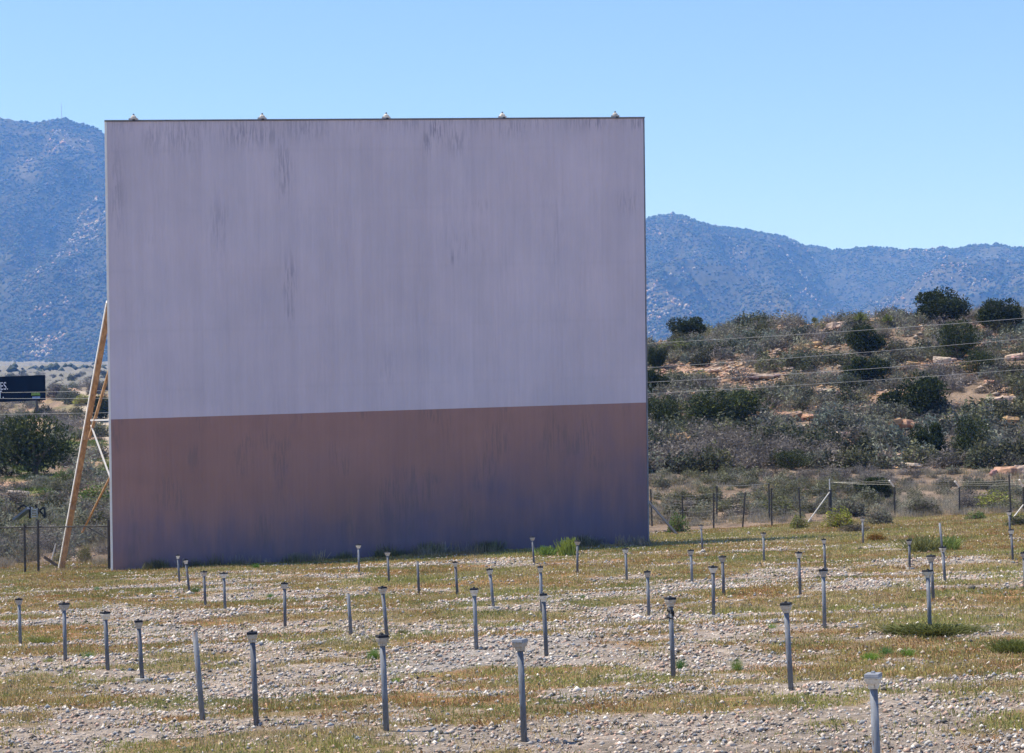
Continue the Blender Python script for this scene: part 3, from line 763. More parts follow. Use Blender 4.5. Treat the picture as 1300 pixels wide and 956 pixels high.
GRT = [
 (548, 697, 44, 15, (.12, .19, .04), 'tall green grass clump at the foot of the screen, left of middle', .035, 260),
 (694, 706, 26, 14, (.15, .22, .05), 'green grass clump left of the taller one by the screen base', .035, 180),
 (721, 706, 24, 24, (.19, .23, .05), 'tallest green grass clump at the screen base between two speaker poles', .035, 260),
 (1184, 803, 108, 12, (.14, .15, .045), 'wide green weed mat round a front row speaker pole at right', .016, 2200),
 (1172, 700, 56, 22, (.20, .21, .08), 'tall green weeds behind the right hand poles', .02, 260),
 (1205, 698, 36, 19, (.17, .22, .06), 'green weeds just right of the bare leaning pole', .02, 220),
 (1105, 838, 24, 13, (.16, .26, .04), 'bright green tuft furthest left of three in the right foreground', .014, 260),
 (1125, 830, 20, 12, (.11, .2, .06), 'dull green tuft in the middle of three in the right foreground', .014, 220),
 (1153, 833, 22, 13, (.15, .23, .04), 'bright green tuft furthest right of three in the right foreground', .014, 240),
 (863, 850, 16, 16, (.09, .17, .05), 'dark green tuft right at the foot of the tall cap pole', .014, 240),
 (474, 836, 18, 15, (.14, .23, .05), 'green tuft left of the nearest left cap pole', .014, 240),
 (503, 866, 14, 9, (.22, .3, .04), 'yellow green tuft at the foot of the cut off cap pole', .012, 160),
 (542, 806, 14, 9, (.12, .22, .07), 'small bluish green tuft in mid lot between poles', .014, 160),
 (512, 806, 20, 11, (.13, .13, .05), 'brown green tuft left of the small bluish one', .014, 220),
 (112, 835, 18, 10, (.12, .2, .06), 'green tuft at left between two front row poles', .014, 180),
 (62, 840, 18, 7, (.2, .22, .06), 'yellowish tuft at far left between two front row poles', .014, 160),
 (54, 816, 44, 9, (.17, .18, .05), 'olive grass mat beside the leftmost pole', .014, 420),
 (123, 750, 10, 7, (.1, .2, .07), 'tiny green tuft on the left part of the lot', .02, 120),
 (936, 852, 16, 18, (.17, .24, .05), 'light green tuft between the two tallest right cap poles', .014, 220),
 (979, 798, 14, 9, (.13, .25, .05), 'small bright tuft behind the tallest right cap pole', .014, 140),
 (1288, 828, 60, 18, (.16, .18, .05), 'broad green mat at the lower right frame edge', .014, 900),
 (325, 722, 10, 8, (.1, .2, .04), 'green tuft near the screen base at left', .03, 120),
 (343, 758, 12, 6, (.09, .2, .05), 'dark green tuft in the left middle of the lot', .02, 120),
 (467, 738, 9, 5, (.1, .2, .04), 'tiny green tuft between two far poles', .02, 90),
 (248, 752, 12, 8, (.08, .13, .04), 'dark tuft at the foot of the leaning far left pole', .02, 140),
 (740, 760, 10, 7, (.14, .2, .05), 'small green tuft right of a second row pole', .016, 120),
]
for q, (px, py, w, h, c, lab, lf, nl) in enumerate(GRT):
    bush('grass_tuft', px, py, w, h, tuple(k * (1.25 if w < 50 else .85) for k in c), tuple(k * (1.25 if w < 50 else .85) for k in c), lab, 'tuft', 700 + q, nl=int(nl * 1.5), leaf=lf * 1.35, group='green tufts on the lot', blades=True, dmax=110)
# yuccas on the ridge
def yucca(px, py, w, h, lab, seed):
    p = hit(px, py, 120, 212); s = FP / p[1]; W = w / s; H = h / s; t = empty('yucca', p)
    r = np.random.default_rng(seed); n = 150
    a = r.uniform(0, 6.283, n); el = r.uniform(-.3, 1.5, n); d = np.stack([np.cos(a) * np.cos(el), np.sin(a) * np.cos(el), np.sin(el)], -1)
    L = W * .5 * r.uniform(.7, 1, n); c = np.array([.16, .18, .05])[None] * r.uniform(.6, 1.5, (n, 1))
    V, F, C = quads(np.array([0, 0, H - W * .5])[None] + d * L[:, None] / 2, L, np.full(n, .07), c, d)
    npmesh('leaf_rosette', V, F, M_LEAF, C, t)
    MB().tube([(0, 0, -.2), (0, 0, H - W * .5)], [.14, .12], 7).build('trunk', M_BARK, t)
    tag(t, lab, 'yucca', 'yuccas on the ridge')
yucca(1092, 420, 24, 26, 'taller yellow green yucca on the ridge line, left of the pair', 1)
yucca(1127, 416, 17, 18, 'shorter yucca on the ridge line, right of the pair', 2)
yucca(1034, 408, 10, 9, 'small yucca on the ridge line beside the pink boulder', 3)

# ------------------------------------------------------------------ the movie screen
HS = 17.3
dL = FP * HS / 563.0; dR = FP * HS / 534.5
TL = at(135.5, 154.5, dL); TR = at(816.5, 150.3, dR); BL = at(143.5, 717, dL); BR = at(822.5, 684.5, dR)
LL = at(140.6, 532.5, dL); LR = at(820.2, 511, dR)
BL2 = BL + (BL - TL) * .03; BR2 = BR + (BR - TR) * .03
org = BL.copy(); 
scr = empty('movie_screen', org)
tag(scr, 'huge weathered drive-in movie screen, lilac white above and brown below', 'movie screen')
def loc_(p): return np.array(p) - org
nrm = np.cross(TR - TL, BL - TL); nrm /= np.linalg.norm(nrm)
if nrm[1] < 0: nrm = -nrm           # points to the back
def quadgrid(a, b, c, d, nu, nv):
    U, Vv = np.meshgrid(np.linspace(0, 1, nu), np.linspace(0, 1, nv)); U = U[..., None]; Vv = Vv[..., None]
    return (np.array(a) * (1 - U) + np.array(b) * U) * (1 - Vv) + (np.array(d) * (1 - U) + np.array(c) * U) * Vv, U[..., 0], Vv[..., 0]
def grid_faces(nv, nu, flip=False):
    i = np.arange(nv - 1)[:, None] * nu + np.arange(nu - 1)[None]
    F = np.stack([i, i + 1, i + nu + 1, i + nu], -1).reshape(-1, 4)
    return F[:, ::-1] if flip else F
T = .09
def panel(name, a, b, c, d, mat, colf, nu, nv):
    G, U, Vv = quadgrid(a, b, c, d, nu, nv)
    # shallow rolled ribs of the sheeting, each about 0.3 m
    wid = np.linalg.norm(np.array(b) - np.array(a))
    rib = (np.abs(((U * wid / .154) % 1) - .5) < .22) * .007
    G = G - nrm[None, None] * rib[..., None]
    Vf = np.array([loc_(p) for p in G.reshape(-1, 3)]); Cf = colf(U.ravel(), Vv.ravel())
    F = grid_faces(nv, nu, True)
    # back sheet and rim close it into a solid panel
    n0 = len(Vf)
    bk = np.array([loc_(p) + nrm * T for p in (a, b, c, d)]); fr = np.array([loc_(p) for p in (a, b, c, d)])
    V = np.concatenate([Vf, bk, fr]); o = n0; f4 = n0 + 4
    F2 = [[o, o+1, o+2, o+3], [f4, f4+1, o+1, o], [f4+1, f4+2, o+2, o+1], [f4+2, f4+3, o+3, o+2], [f4+3, f4, o, o+3]]
    C = np.concatenate([Cf, np.tile(Cf.mean(0), (8, 1))])
    return npmesh(name, V, np.concatenate([F, np.array(F2)]), mat, C, scr)

def screen_mat(name, stain, streak=.35):
    m, nt, b = new_mat(name); b.inputs['Roughness'].default_value = .8; b.inputs['Specular IOR Level'].default_value = .12
    a = N(nt, 'ShaderNodeAttribute', attribute_name='col')
    fine = noise_tex(nt, 1.0, 5, .7, objcoord(nt, (9, 9, .35)))
    mid = noise_tex(nt, 1.0, 4, .6, objcoord(nt, (2.2, 2.2, .10)))
    blot = noise_tex(nt, .45, 4, .6, objcoord(nt))
    c = mixc(nt, 1.0, a.outputs['Color'], ramp(nt, fine, [(.3, (1 - .04,) * 3), (.7, (1.03,) * 3)]), 'MULTIPLY')
    c = mixc(nt, 1.0, c, ramp(nt, mid, [(.35, (.965, .965, .975)), (.65, (1.02, 1.02, 1.02))]), 'MULTIPLY')
    c = mixc(nt, 1.0, c, ramp(nt, blot, [(.3, (.94, .955, .97)), (.7, (1.05, 1.03, 1.02))]), 'MULTIPLY')
    # peeled streaks appear where the wear (alpha-like blue excess) is strong
    w = N(nt, 'ShaderNodeAttribute', attribute_name='wear')
    pe = noise_tex(nt, 1.0, 3, .7, objcoord(nt, (14, 14, 1.1)))
    mm = N(nt, 'ShaderNodeMath', operation='MULTIPLY'); nt.links.new(w.outputs['Fac'], mm.inputs[0])
    rr_ = ramp(nt, pe, [(.47, (0, 0, 0)), (.56, (1, 1, 1))]); nt.links.new(rr_, mm.inputs[1])
    c = mixc(nt, mm.outputs[0], c, stain)
    nt.links.new(c, b.inputs['Base Color'])
    bump(nt, b, fine, .25, .01)
    return m
M_SCRW = screen_mat('weathered_white_sheet', (.22, .22, .30)); M_SCRB = screen_mat('weathered_brown_sheet', (.14, .13, .14))
def add_wear(o, W):
    a = o.data.attributes.new('wear', 'FLOAT', 'POINT'); w = np.zeros(len(o.data.vertices), np.float32); w[:len(W)] = W; a.data.foreach_set('value', w)
NU, NV = 560, 120
def colw(u, v):
    n = fbm(u * 9, v * 5, 161, 4)[:, None]
    c = np.array([.56, .51, .58])[None] * (.93 + .14 * n)
    k = np.floor(u * 24).astype(int); rowo = _hash(k, k * 0 + 3, 5)
    c = c * (.975 + .05 * rowo)[:, None]                                   # sheets of slightly different age
    seam = (np.abs(((v * 119 + .5) % 24.0) - .5 - 12) < .6) & (_hash(k, np.floor(v * 5).astype(int), 9) > .35)
    c = c * (1 - .025 * seam)[:, None]
    return c
def wearw(u, v):
    w = np.zeros_like(u); X = 136 + u * 681; Y = 153 + v * 372
    for bx, by, rx, ry, s in ((192, 172, 14, 22, .5), (228, 170, 30, 26, .55), (300, 168, 26, 18, .75), (330, 172, 30, 14, .6), (380, 162, 30, 16, .6), (352, 215, 10, 40, .65), (358, 355, 8, 28, .8),
                          (358, 395, 6, 14, .6), (547, 165, 14, 16, 1.0), (533, 182, 6, 16, .9), (572, 178, 14, 20, .6), (640, 162, 30, 14, .5), (752, 157, 16, 9, .9), (808, 158, 8, 10, .9), (795, 262, 14, 14, .5),
                          (147, 240, 8, 60, .5), (270, 285, 12, 40, .4), (600, 265, 14, 8, .4), (575, 310, 30, 30, .25), (565, 330, 3, 10, .7), (480, 470, 12, 30, .25), (700, 300, 8, 50, .25), (190, 300, 18, 5, .2)):
        w = np.maximum(w, s * np.exp(-((X - bx) / rx) ** 2 - ((Y - by) / ry) ** 2))
    top = .38 * (1 - sstep(0, .07, v)) * (.4 + .9 * vnoise(u * 40, v * 2, 171))
    w = np.maximum(w, top); w = np.maximum(w, .08 * sstep(.45, .7, fbm(u * 30, v * 3, 173, 3)))
    return np.clip(w * .8, 0, 1)
G, U, Vv = quadgrid(TL, TR, LR, LL, NU, NV)
pw = panel('projection_surface', TL, TR, LR, LL, M_SCRW, colw, NU, NV); add_wear(pw, wearw(U.ravel(), Vv.ravel()))
NVB = 70
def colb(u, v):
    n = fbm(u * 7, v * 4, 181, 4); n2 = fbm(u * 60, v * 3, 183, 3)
    # brown blends unevenly into darker slate blue towards the foot and the right
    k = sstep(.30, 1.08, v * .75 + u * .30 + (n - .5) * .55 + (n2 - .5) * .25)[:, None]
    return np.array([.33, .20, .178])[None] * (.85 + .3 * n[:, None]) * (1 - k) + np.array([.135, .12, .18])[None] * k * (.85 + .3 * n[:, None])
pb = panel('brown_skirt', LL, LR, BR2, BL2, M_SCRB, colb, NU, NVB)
G, U, Vv = quadgrid(LL, LR, BR2, BL2, NU, NVB)
add_wear(pb, np.clip(.35 * sstep(.5, .7, fbm(U * 26, Vv * 4, 185, 3)), 0, 1).ravel())
# frame pieces: side trims proud of the sheets, top flashing, inner body
def L3(p): return tuple(loc_(p))
ud = (TR - TL) / np.linalg.norm(TR - TL)
mb = MB(); mb.bar(L3(TL - ud * .045 + nrm * .17), L3(BL2 - ud * .045 + nrm * .17), .085, .36, tuple(ud)); mb.build('side_trim', M_CREAM, scr)
mb = MB(); mb.bar(L3(TR + ud * .03 + nrm * .17), L3(BR2 + ud * .03 + nrm * .17), .055, .36, tuple(ud)); mb.build('side_trim', M_GREYTRIM, scr)
mb = MB(); up = (TL - BL) / np.linalg.norm(TL - BL)
mb.bar(L3(TL - ud * .09 + up * .035 + nrm * .16), L3(TR + ud * .06 + up * .035 + nrm * .16), .42, .045, tuple(nrm)); mb.build('top_flashing', M_GREYTRIM, scr)
# steel behind the sheets
mb = MB()
for k in range(9):
    u = (k + .5) / 9; a_ = TL * (1 - u) + TR * u; b_ = BL2 * (1 - u) + BR2 * u
    mb.bar(L3(a_ + nrm * .25 - up * .1), L3(b_ + nrm * .25), .16, .2, tuple(ud))
for k in range(6):
    v = (k + .5) / 6; a_ = TL * (1 - v) + BL * v; b_ = TR * (1 - v) + BR * v
    mb.bar(L3(a_ + nrm * .42 + ud * .1), L3(b_ + nrm * .42 - ud * .1), .14, .12, tuple(up))
mb.build('rear_framing', M_TAN, scr)
# raking braces: the left one shows past the edge
def brace(top, foot, w=.30, h=.24):
    return MB().bar(L3(top), L3(foot), w, h, tuple(ud))
bt = at(139.5, 383, dL + .5); bf = at(81.5, 704, dL + 4.2); g = float(ground_z(bf[0], bf[1]))
dirb = (bf - bt) / np.linalg.norm(bf - bt); bf2 = bf + dirb * max(0, (bf[2] - g) / -dirb[2] + .3)
brace(bt + ud * .0, bf2, .21, .26).build('raking_brace', M_TAN, scr)
e1 = bt - ud * .125; e2 = bf2 - ud * .125
MB().bar(L3(e1), L3(e2), .038, .30, tuple(ud)).build('brace_flange', M_CREAM, scr)
for k in range(1, 5):
    u = k / 4.2; q_ = TL * (1 - u) + TR * u; b_ = BL * (1 - u) + BR * u
    t_ = q_ * .6 + b_ * .4 + nrm * .5; f_ = b_ + nrm * 6; f_[2] = float(ground_z(f_[0], f_[1])) - .2
    if u < .97: brace(t_, f_).build('raking_brace', M_TAN, scr)
for t_ in (.02, .52, .80):
    c_ = bt * (1 - t_) + bf * t_; mb = MB(); mb.bar(L3(c_ - up * .16 - nrm * .15), L3(c_ + up * .16 - nrm * .15), .235, .02, tuple(ud))
    gp = mb.build('gusset_plate', M_TAN, scr)
def bpt(t): return bt * (1 - t) + bf * t
MB().bar(L3(at(140.5, 464, dL + .4)), L3(at(113.5, 556, dL + 1.9)), .10, .14, tuple(ud)).build('secondary_brace', M_TAN, scr)
MB().bar(L3(at(115.5, 533.5, dL + 1.7)), L3(at(142, 533, dL + .4)), .06, .06).build('strut', M_CREAM, scr)
MB().bar(L3(at(115.5, 540, dL + 1.7)), L3(at(142, 612, dL + .4)), .06, .06, tuple(ud)).build('strut', M_CREAM, scr)
MB().bar(L3(at(140, 605, dL + .5)), L3(at(104, 676, dL + 3.8)), .07, .05, tuple(ud)).build('strut', M_TAN, scr)
# lamps on the top edge
for x_ in (168, 326, 482, 631.5, 780):
    u = (x_ - 135.5) / 681.0; p = TL * (1 - u) + TR * u + up * .07 + nrm * .1
    l = MB(); l.box(L3(p + up * .03), (.34, .26, .06)); l.tube([L3(p + up * .05), L3(p + up * .13), L3(p + up * .18)], [.125, .11, .06], 10)
    lo = l.build('lamp', M_HEAD, scr)
    MB().tube([L3(p + up * .18), L3(p + up * .25)], [.045, .03], 8).build('bulb_guard', M_GREYTRIM, lo)
    MB().box(L3(p - up * .05 - nrm * .32), (.1, .06, .05)).build('bracket', M_BLACK, lo)

# ------------------------------------------------------------------ speaker poles
# (x top, y top, x base, y base or 0 if cut off, kind)   kinds: c cap with dark slot, n small cap, b bare
POLES = [
 (24,761,26,818,'n'),(81,767,83,839,'c'),(134,778,137,852,'c'),(176,789,181,864,'c'),(256,802,262,0,'b'),(324,804,326,0,'c'),
 (226,705,228,739,'n'),(236,711,241,754,'n'),(259,726,261,770,'n'),(284,728,286,775,'c'),
 (361,741,362,796,'n'),(455,692,456,727,'n'),(492,701,494,739,'n'),(530,713,532,753,'b'),(578,714,581,757,'n'),(622,723,627,772,'n'),
 (442,754,446,807,'b'),(486,746,492,811,'c'),(489,808,491,0,'c'),(602,748,605,824,'c'),
 (676,682,678,716,'n'),(733,687,733,729,'n'),(794,697,796,737,'n'),(877,699,879,742,'n'),(917,707,919,755,'n'),(686,720,688,778,'c'),
 (690,755,694,834,'c'),(664,814,666,0,'C'),(822,726,824,782,'c'),(905,720,906,783,'c'),(851,760,855,860,'k'),(890,667,892,700,'n'),(969,677,970,714,'n'),
 (1003,767,1006,0,'c'),(1014,702,1016,755,'n'),(1045,724,1047,798,'c'),(1046,685,1048,725,'n'),(1095,658,1096,691,'n'),(1154,686,1155,722,'n'),
 (1193,664,1197,703,'b'),(1197,695,1200,739,'n'),(1178,725,1181,801,'c'),(1182,706,1185,762,'c'),(1281,650,1283,684,'n'),(1284,673,1286,711,'n'),(1300,702,1302,750,'n'),(1113,858,1115,0,'C')]
LAB = {}
LABELS = [
 'leftmost pole of the lot, standing at the left frame edge', 'second pole from the left, between the leftmost and a slightly nearer one', 'third pole from the left in the front row', 'fourth pole from the left in the front row, leaning a little',
 'bare topped leaning pole at lower left whose foot is below the frame', 'dark slotted cap pole right of the bare topped leaning pole',
 'farthest left pole, right against the screen base', 'leaning pole with a concrete collar just right of the farthest left pole', 'first of two small poles behind the front row at left', 'second of two small poles behind the front row at left',
 'lone pole in the left middle of the lot with gravel all round', 'far pole before the dark foot of the screen, left of centre', 'far pole just right of and nearer than the one left of centre', 'bare grey far pole in front of the tall grass at the screen foot',
 'far pole midway between the bare grey one and a leaning one', 'leaning far pole left of the paired poles in line', 'bare short pole left of the leaning pole that a cap hides', 'leaning pole whose foot is hidden behind the cap of a nearer pole',
 'big cap pole standing in line before the leaning pole', 'straight tall pole alone in the middle of the lot',
 'farthest centre pole against the screen beside green grass', 'far pole right of the tallest grass clump at the screen foot', 'far pole before the right third of the screen', 'far pole just right of the screen edge', 'pole right behind a nearer capped one right of the screen', 'rear one of two poles almost in line at centre',
 'front one of two poles almost in line at centre', 'thick pole with a wide cream cap nearest the camera at centre', 'capped pole in the right middle before the screen corner', 'capped pole below the right corner of the screen', 'tall pole with frayed black wire wound under its cap', 'short far pole past the right corner of the screen', 'far pole on rusty grass right of the screen corner',
 'tallest cap pole at right, its foot below the frame', 'thin pole behind and right of the tallest cap pole', 'capped pole standing right of the thin pole', 'far pole in line behind the capped pole', 'farthest right centre pole, beside the rusty weed clump', 'far pole just left of the tall green weeds',
 'bare dark leaning pole behind the tall green weeds', 'pole directly before the bare dark leaning pole', 'tall capped pole rising out of the wide green weed mat', 'pole half hidden behind the one in the green weed mat', 'farthest of two stacked poles at the right edge', 'nearer of two stacked poles at the right edge', 'pole cut by the right frame edge', 'cream cap of a pole peeping up at the bottom right edge']
GP = 'speaker poles on the lot'
rp = random.Random(5)
def cap_mesh(big):
    w = .20 if big else .19; m = MB()
    m.box((0, 0, -.045), (w * .66, .12, .10)); return m
for q, (xt, yt, xb, yb, kd) in enumerate(POLES):
    if yb:
        p = hit(xb, yb, 15, 112)
        hgt = (HY - yt) / FP * p[1] + CAMZ - math.sin(ROLL) * p[0] - p[2]
    else:
        hgt = 1.14; p = None
        for D in np.linspace(16, 45, 600):
            t_ = at(xt, yt, D); gz = float(ground_z(t_[0], t_[1]))
            if t_[2] - gz <= hgt: p = np.array([t_[0], t_[1], gz]); break
    topP = at(xt, yt, p[1]); lean = np.array([topP[0] - p[0], rp.uniform(-.02, .02), 0])
    if not yb: lean = np.array([(xt - xb) / 1.0 / FP * p[1] * 1.3 * 1.0 - .01, 0, 0])
    o = empty('speaker_pole', p)
    s = .036
    hd = 0 if kd == 'b' else .10
    top = np.array([lean[0], lean[1], hgt - hd])
    MB().tube([(-lean[0] * .1, 0, -.15), top], [s, s * .97], 12).build('pole', M_GALV, o, smooth=True)
    ax = Vector((lean[0], lean[1], hgt)).normalized(); rot = ax.to_track_quat('Z', 'Y').to_matrix() @ Matrix.Rotation(rp.uniform(-.5, .5), 3, 'Z')
    if kd != 'b':
        W = .17 * (1.08 if kd == 'C' else 1) * (1 if kd in 'cCk' else .86)
        hm = MB(); T0 = Vector(tuple(top))
        # casting: neck, trapezoid box, two side ears
        hm.box(T0 + ax * .012, (.085, .08, .05), 1.15, rot); hm.box(T0 + ax * .055, (W * .74, .105, .05), 1.25, rot)
        hm.box(T0 + ax * .0835, (W * .98, .125, .009), 1.0, rot)
        h_ = hm.build('junction_box', M_HEAD, o, bevel=.004)
        sm = MB(); sm.box(T0 + ax * .1045, (W * 1.0, .13, .032), .94, rot); sm.box(T0 + ax * .130, (.04, .035, .020), .8, rot)
        sm.build('cap', M_BLACK if kd != 'C' else M_CAPG, h_, bevel=.003)
    else:
        MB().tube([top, top + np.array([0, 0, .015])], [s * .8, s * .5], 10).build('pipe_end', M_POST, o)
    if kd == 'k':
        wm = MB()
        for j in range(9):
            a0 = j * .9; zz_ = hgt - .13 - j * .017
            c0 = top * (zz_ / top[2])
            pts = [(c0[0] + math.cos(a0 + t) * (.043 + .01 * (j % 2)), c0[1] + math.sin(a0 + t) * (.043 + .01 * (j % 2)), zz_ - .006 * t + .01 * math.sin(5 * t)) for t in np.linspace(0, 5, 12)]
            wm.tube(pts, .006, 5)
        for j in range(5):
            a0 = j * 1.3; c0 = top * ((hgt - .25) / top[2])
            wm.tube([(c0[0] + math.cos(a0) * .04, c0[1] + math.sin(a0) * .04, hgt - .24), (c0[0] + math.cos(a0) * .075, c0[1] + math.sin(a0) * .075, hgt - .26), (c0[0] + math.cos(a0) * .085, c0[1] + math.sin(a0) * .085, hgt - .30)], .005, 5)
        wm.build('wire_wrap', M_BLACK, o)
    if xt == 236 or (yb and rp.random() < .15):
        MB().tube([(0, 0, -.06), (0, 0, .035)], [.16, .13], 12).build('concrete_footing', M_CONC, o)
    tag(o, LABELS[q], 'speaker pole', GP)

# ------------------------------------------------------------------ fences
def gpt(px, py, dmin=0, dmax=1e9): return hit(px, py, dmin, dmax)
def fence_right():
    o = empty('wire_fence', gpt(906, 671)); base = np.array(o.location)
    tag(o, 'old wire fence with thin steel posts and a braced post beside the screen', 'fence')
    tops = []
    for (xt, yt, xb, yb) in [(826,621,828,668),(866,629,867,672),(906,626,906,672),(946,625,942,671),(979,620,980,668),(1014,619,1017,664)]:
        p = gpt(xb, yb, 95, 125); t = at(xt, yt, p[1])
        MB().tube([p - base - np.array([0, 0, .3]), t - base], .042, 8).build('post', M_POST, o); tops.append(t)
    p = gpt(1054, 653, 95, 125); t = at(1053, 608, p[1]); dcorner = p[1]
    MB().tube([p - base - np.array([0, 0, .3]), at(1053.5, 622, p[1]) - base], .10, 8).build('corner_post', M_POST, o)
    MB().tube([at(1053.5, 622, p[1]) - base, t - base], .035, 8).build('post', M_PALEPOST, o)
    a_ = at(1053, 625, p[1] - .1); b_ = gpt(1024, 665, 95, 125)
    MB().tube([a_ - base, b_ - base], .03, 8).build('brace_rail', M_HEAD, o); tops.append(at(1053.5, 621, p[1]))
    a_ = at(823.5, 637, tops[0][1] - 3); b_ = gpt(860, 679, 85, 125)
    MB().tube([a_ - base, b_ - base], .06, 8).build('brace_rail', M_BLACK, o)
    w = MB()
    for k in range(6):
        for i in range(len(tops) - 1):
            a_, b_ = tops[i].copy(), tops[i+1].copy(); ga = float(ground_z(a_[0], a_[1])); gb = float(ground_z(b_[0], b_[1]))
            f = 1 - k * .16; a_[2] = ga + (a_[2] - ga) * f; b_[2] = gb + (b_[2] - gb) * f
            m_ = (a_ + b_) / 2; m_[2] -= .06
            w.tube([a_ - base, m_ - base, b_ - base], .003, 4, False)
    w.build('strand_wire', M_MESHW, o)
    return dcorner
dcor = fence_right()
def fence_barbed():
    o = empty('barbed_fence', gpt(1136, 655)); base = np.array(o.location)
    tag(o, 'security fence with barbed wire arms angled out, right of the pale braced corner post', 'fence')
    P_ = [(1136, 654, 1135, 618, 1129, 610), (1218, 652, 1218, 618, 1212, 611), (1299, 651, 1299, 618, 1294, 609), (1382, 650, 1381, 616, 1375, 608)]
    tops = []
    for (xb, yb, xt, yt, xa, ya) in P_:
        p = gpt(xb, yb, 95, 125); t = at(xt, yt, p[1]); a_ = at(xa, ya, p[1] - .35)
        po = MB().tube([p - base - np.array([0, 0, .3]), t - base], .042, 8).build('post', M_POST, o)
        MB().bar(t - base, a_ - base, .05, .085, (0, 1, 0)).build('barbed_wire_arm', M_CREAM, po); tops.append((p, t, a_))
    a_ = at(1299, 641, tops[2][1][1]); b_ = gpt(1285, 660, 95, 125)
    MB().tube([a_ - base, b_ - base], .03, 8).build('brace_rail', M_HEAD, o)
    w = MB(); c0 = at(1053.5, 612, dcor); segs = [(None, c0, c0)] + tops
    for i in range(len(segs) - 1):
        for k in range(3):
            f = (k + 1) / 3.0
            A_ = segs[i][1] * (1 - f) + segs[i][2] * f; B_ = segs[i+1][1] * (1 - f) + segs[i+1][2] * f
            m_ = (A_ + B_) / 2; m_[2] -= .05; w.tube([A_ - base, m_ - base, B_ - base], .004, 4, False)
    w.build('barbed_wire', M_MESHW, o)
    # chain link: sparse woven diagonals
    cl = MB()
    for i in range(1, len(tops)):
        p0, t0, _ = tops[i-1]; p1, t1, _ = tops[i]; L = np.linalg.norm(p1 - p0); n = int(L / .16)
        for k in range(-12, n):
            for s_ in (1, -1):
                u0 = k / n; u1 = (k + 12) / n; v0, v1 = (0, 1) if s_ > 0 else (1, 0)
                if u0 < 0: v0 = v0 + (v1 - v0) * (-u0) / (u1 - u0); u0 = 0
                if u1 > 1: v1 = v0 + (v1 - v0) * (1 - u0) / (u1 - u0); u1 = 1
                if u1 <= u0: continue
                f = lambda u, v: (p0 * (1 - u) + p1 * u) * (1 - v) + (t0 * (1 - u) + t1 * u) * v
                cl.tube([f(u0, v0) - base, f(u1, v1) - base], .0025, 3, False)
    cl.build('chain_link_mesh', M_MESHW, o)
fence_barbed()
o = empty('back_fence', gpt(910, 657)); base = np.array(o.location)
tag(o, 'second line of posts standing behind the wire fence near the screen', 'fence')
tp = []
for (xt, yt, xb, yb) in [(910, 617, 910, 656), (976, 614, 977, 661)]:
    p = gpt(xb, yb, 95, 128); t = at(xt, yt, p[1]); tp.append(t)
    MB().tube([p - base - np.array([0, 0, .3]), t - base], .045, 8).build('post', M_POST, o)
MB().tube([tp[0] - base, (tp[0] + tp[1]) / 2 - base - np.array([0, 0, .05]), tp[1] - base], .009, 5).build('strand_wire', M_MESHW, o)
# lone gate post far right
p = gpt(1284, 662, 90, 125); o = empty('steel_post', p); t = at(1281, 604, p[1]); tag(o, 'tall thin rusty post left of the armed fence post at the right edge', 'post')
MB().tube([(0, 0, -.3), t - p], .04, 8).build('shaft', M_POST, o); MB().tube([t - p, t - p + np.array([0, 0, .05])], [.06, .04], 8).build('post_cap', M_POST, o)

# left chain link fence
def fence_left():
    d0 = dL + .6
    o = empty('chain_link_fence', gpt(60, 716)); base = np.array(o.location)
    tag(o, 'chain link fence with a grey top rail running left from the screen edge', 'fence')
    A_ = at(-60, 670.5, d0 + 2.0); B_ = at(138, 668, d0 + .6)
    def rail(u): return A_ * (1 - u) + B_ * u
    def foot(u):
        q = rail(u).copy(); q[2] = float(ground_z(q[0], q[1])); return q
    MB().tube([A_ - base, B_ - base], .028, 8).build('top_rail', M_POST, o)
    for px_, up_, rad in ((-30, 0, .035), (32, .10, .045), (49, .28, .05), (138.5, .25, .06)):
        u = min(1, (px_ + 60) / 198.); f_ = foot(u); t_ = rail(u) + np.array([0, 0, up_])
        MB().tube([f_ - base - np.array([0, 0, .3]), t_ - base], rad, 8).build('post', M_POST, o)
    MB().tube([foot(1) + np.array([0, 0, 1.2]) - base + np.array([.04, .05, 0]), rail(.86) - base], .02, 6).build('brace_rail', M_POST, o)
    cl = MB(); n = 90; K = 20
    for k in range(-K, n):
        for s_ in (1, -1):
            u0 = k / n; u1 = (k + K) / n; v0, v1 = (.03, 1) if s_ > 0 else (1, .03)
            if u0 < 0: v0 = v0 + (v1 - v0) * (-u0) / (u1 - u0); u0 = 0
            if u1 > 1: v1 = v0 + (v1 - v0) * (1 - u0) / (u1 - u0); u1 = 1
            if u1 <= u0: continue
            f = lambda u, v: foot(u) * (1 - v) + rail(u) * v
            cl.tube([f(u0, v0) - base, f(u1, v1) - base], .0028, 3, False)
    cl.build('chain_link_mesh', M_MESHW, o)
fence_left()

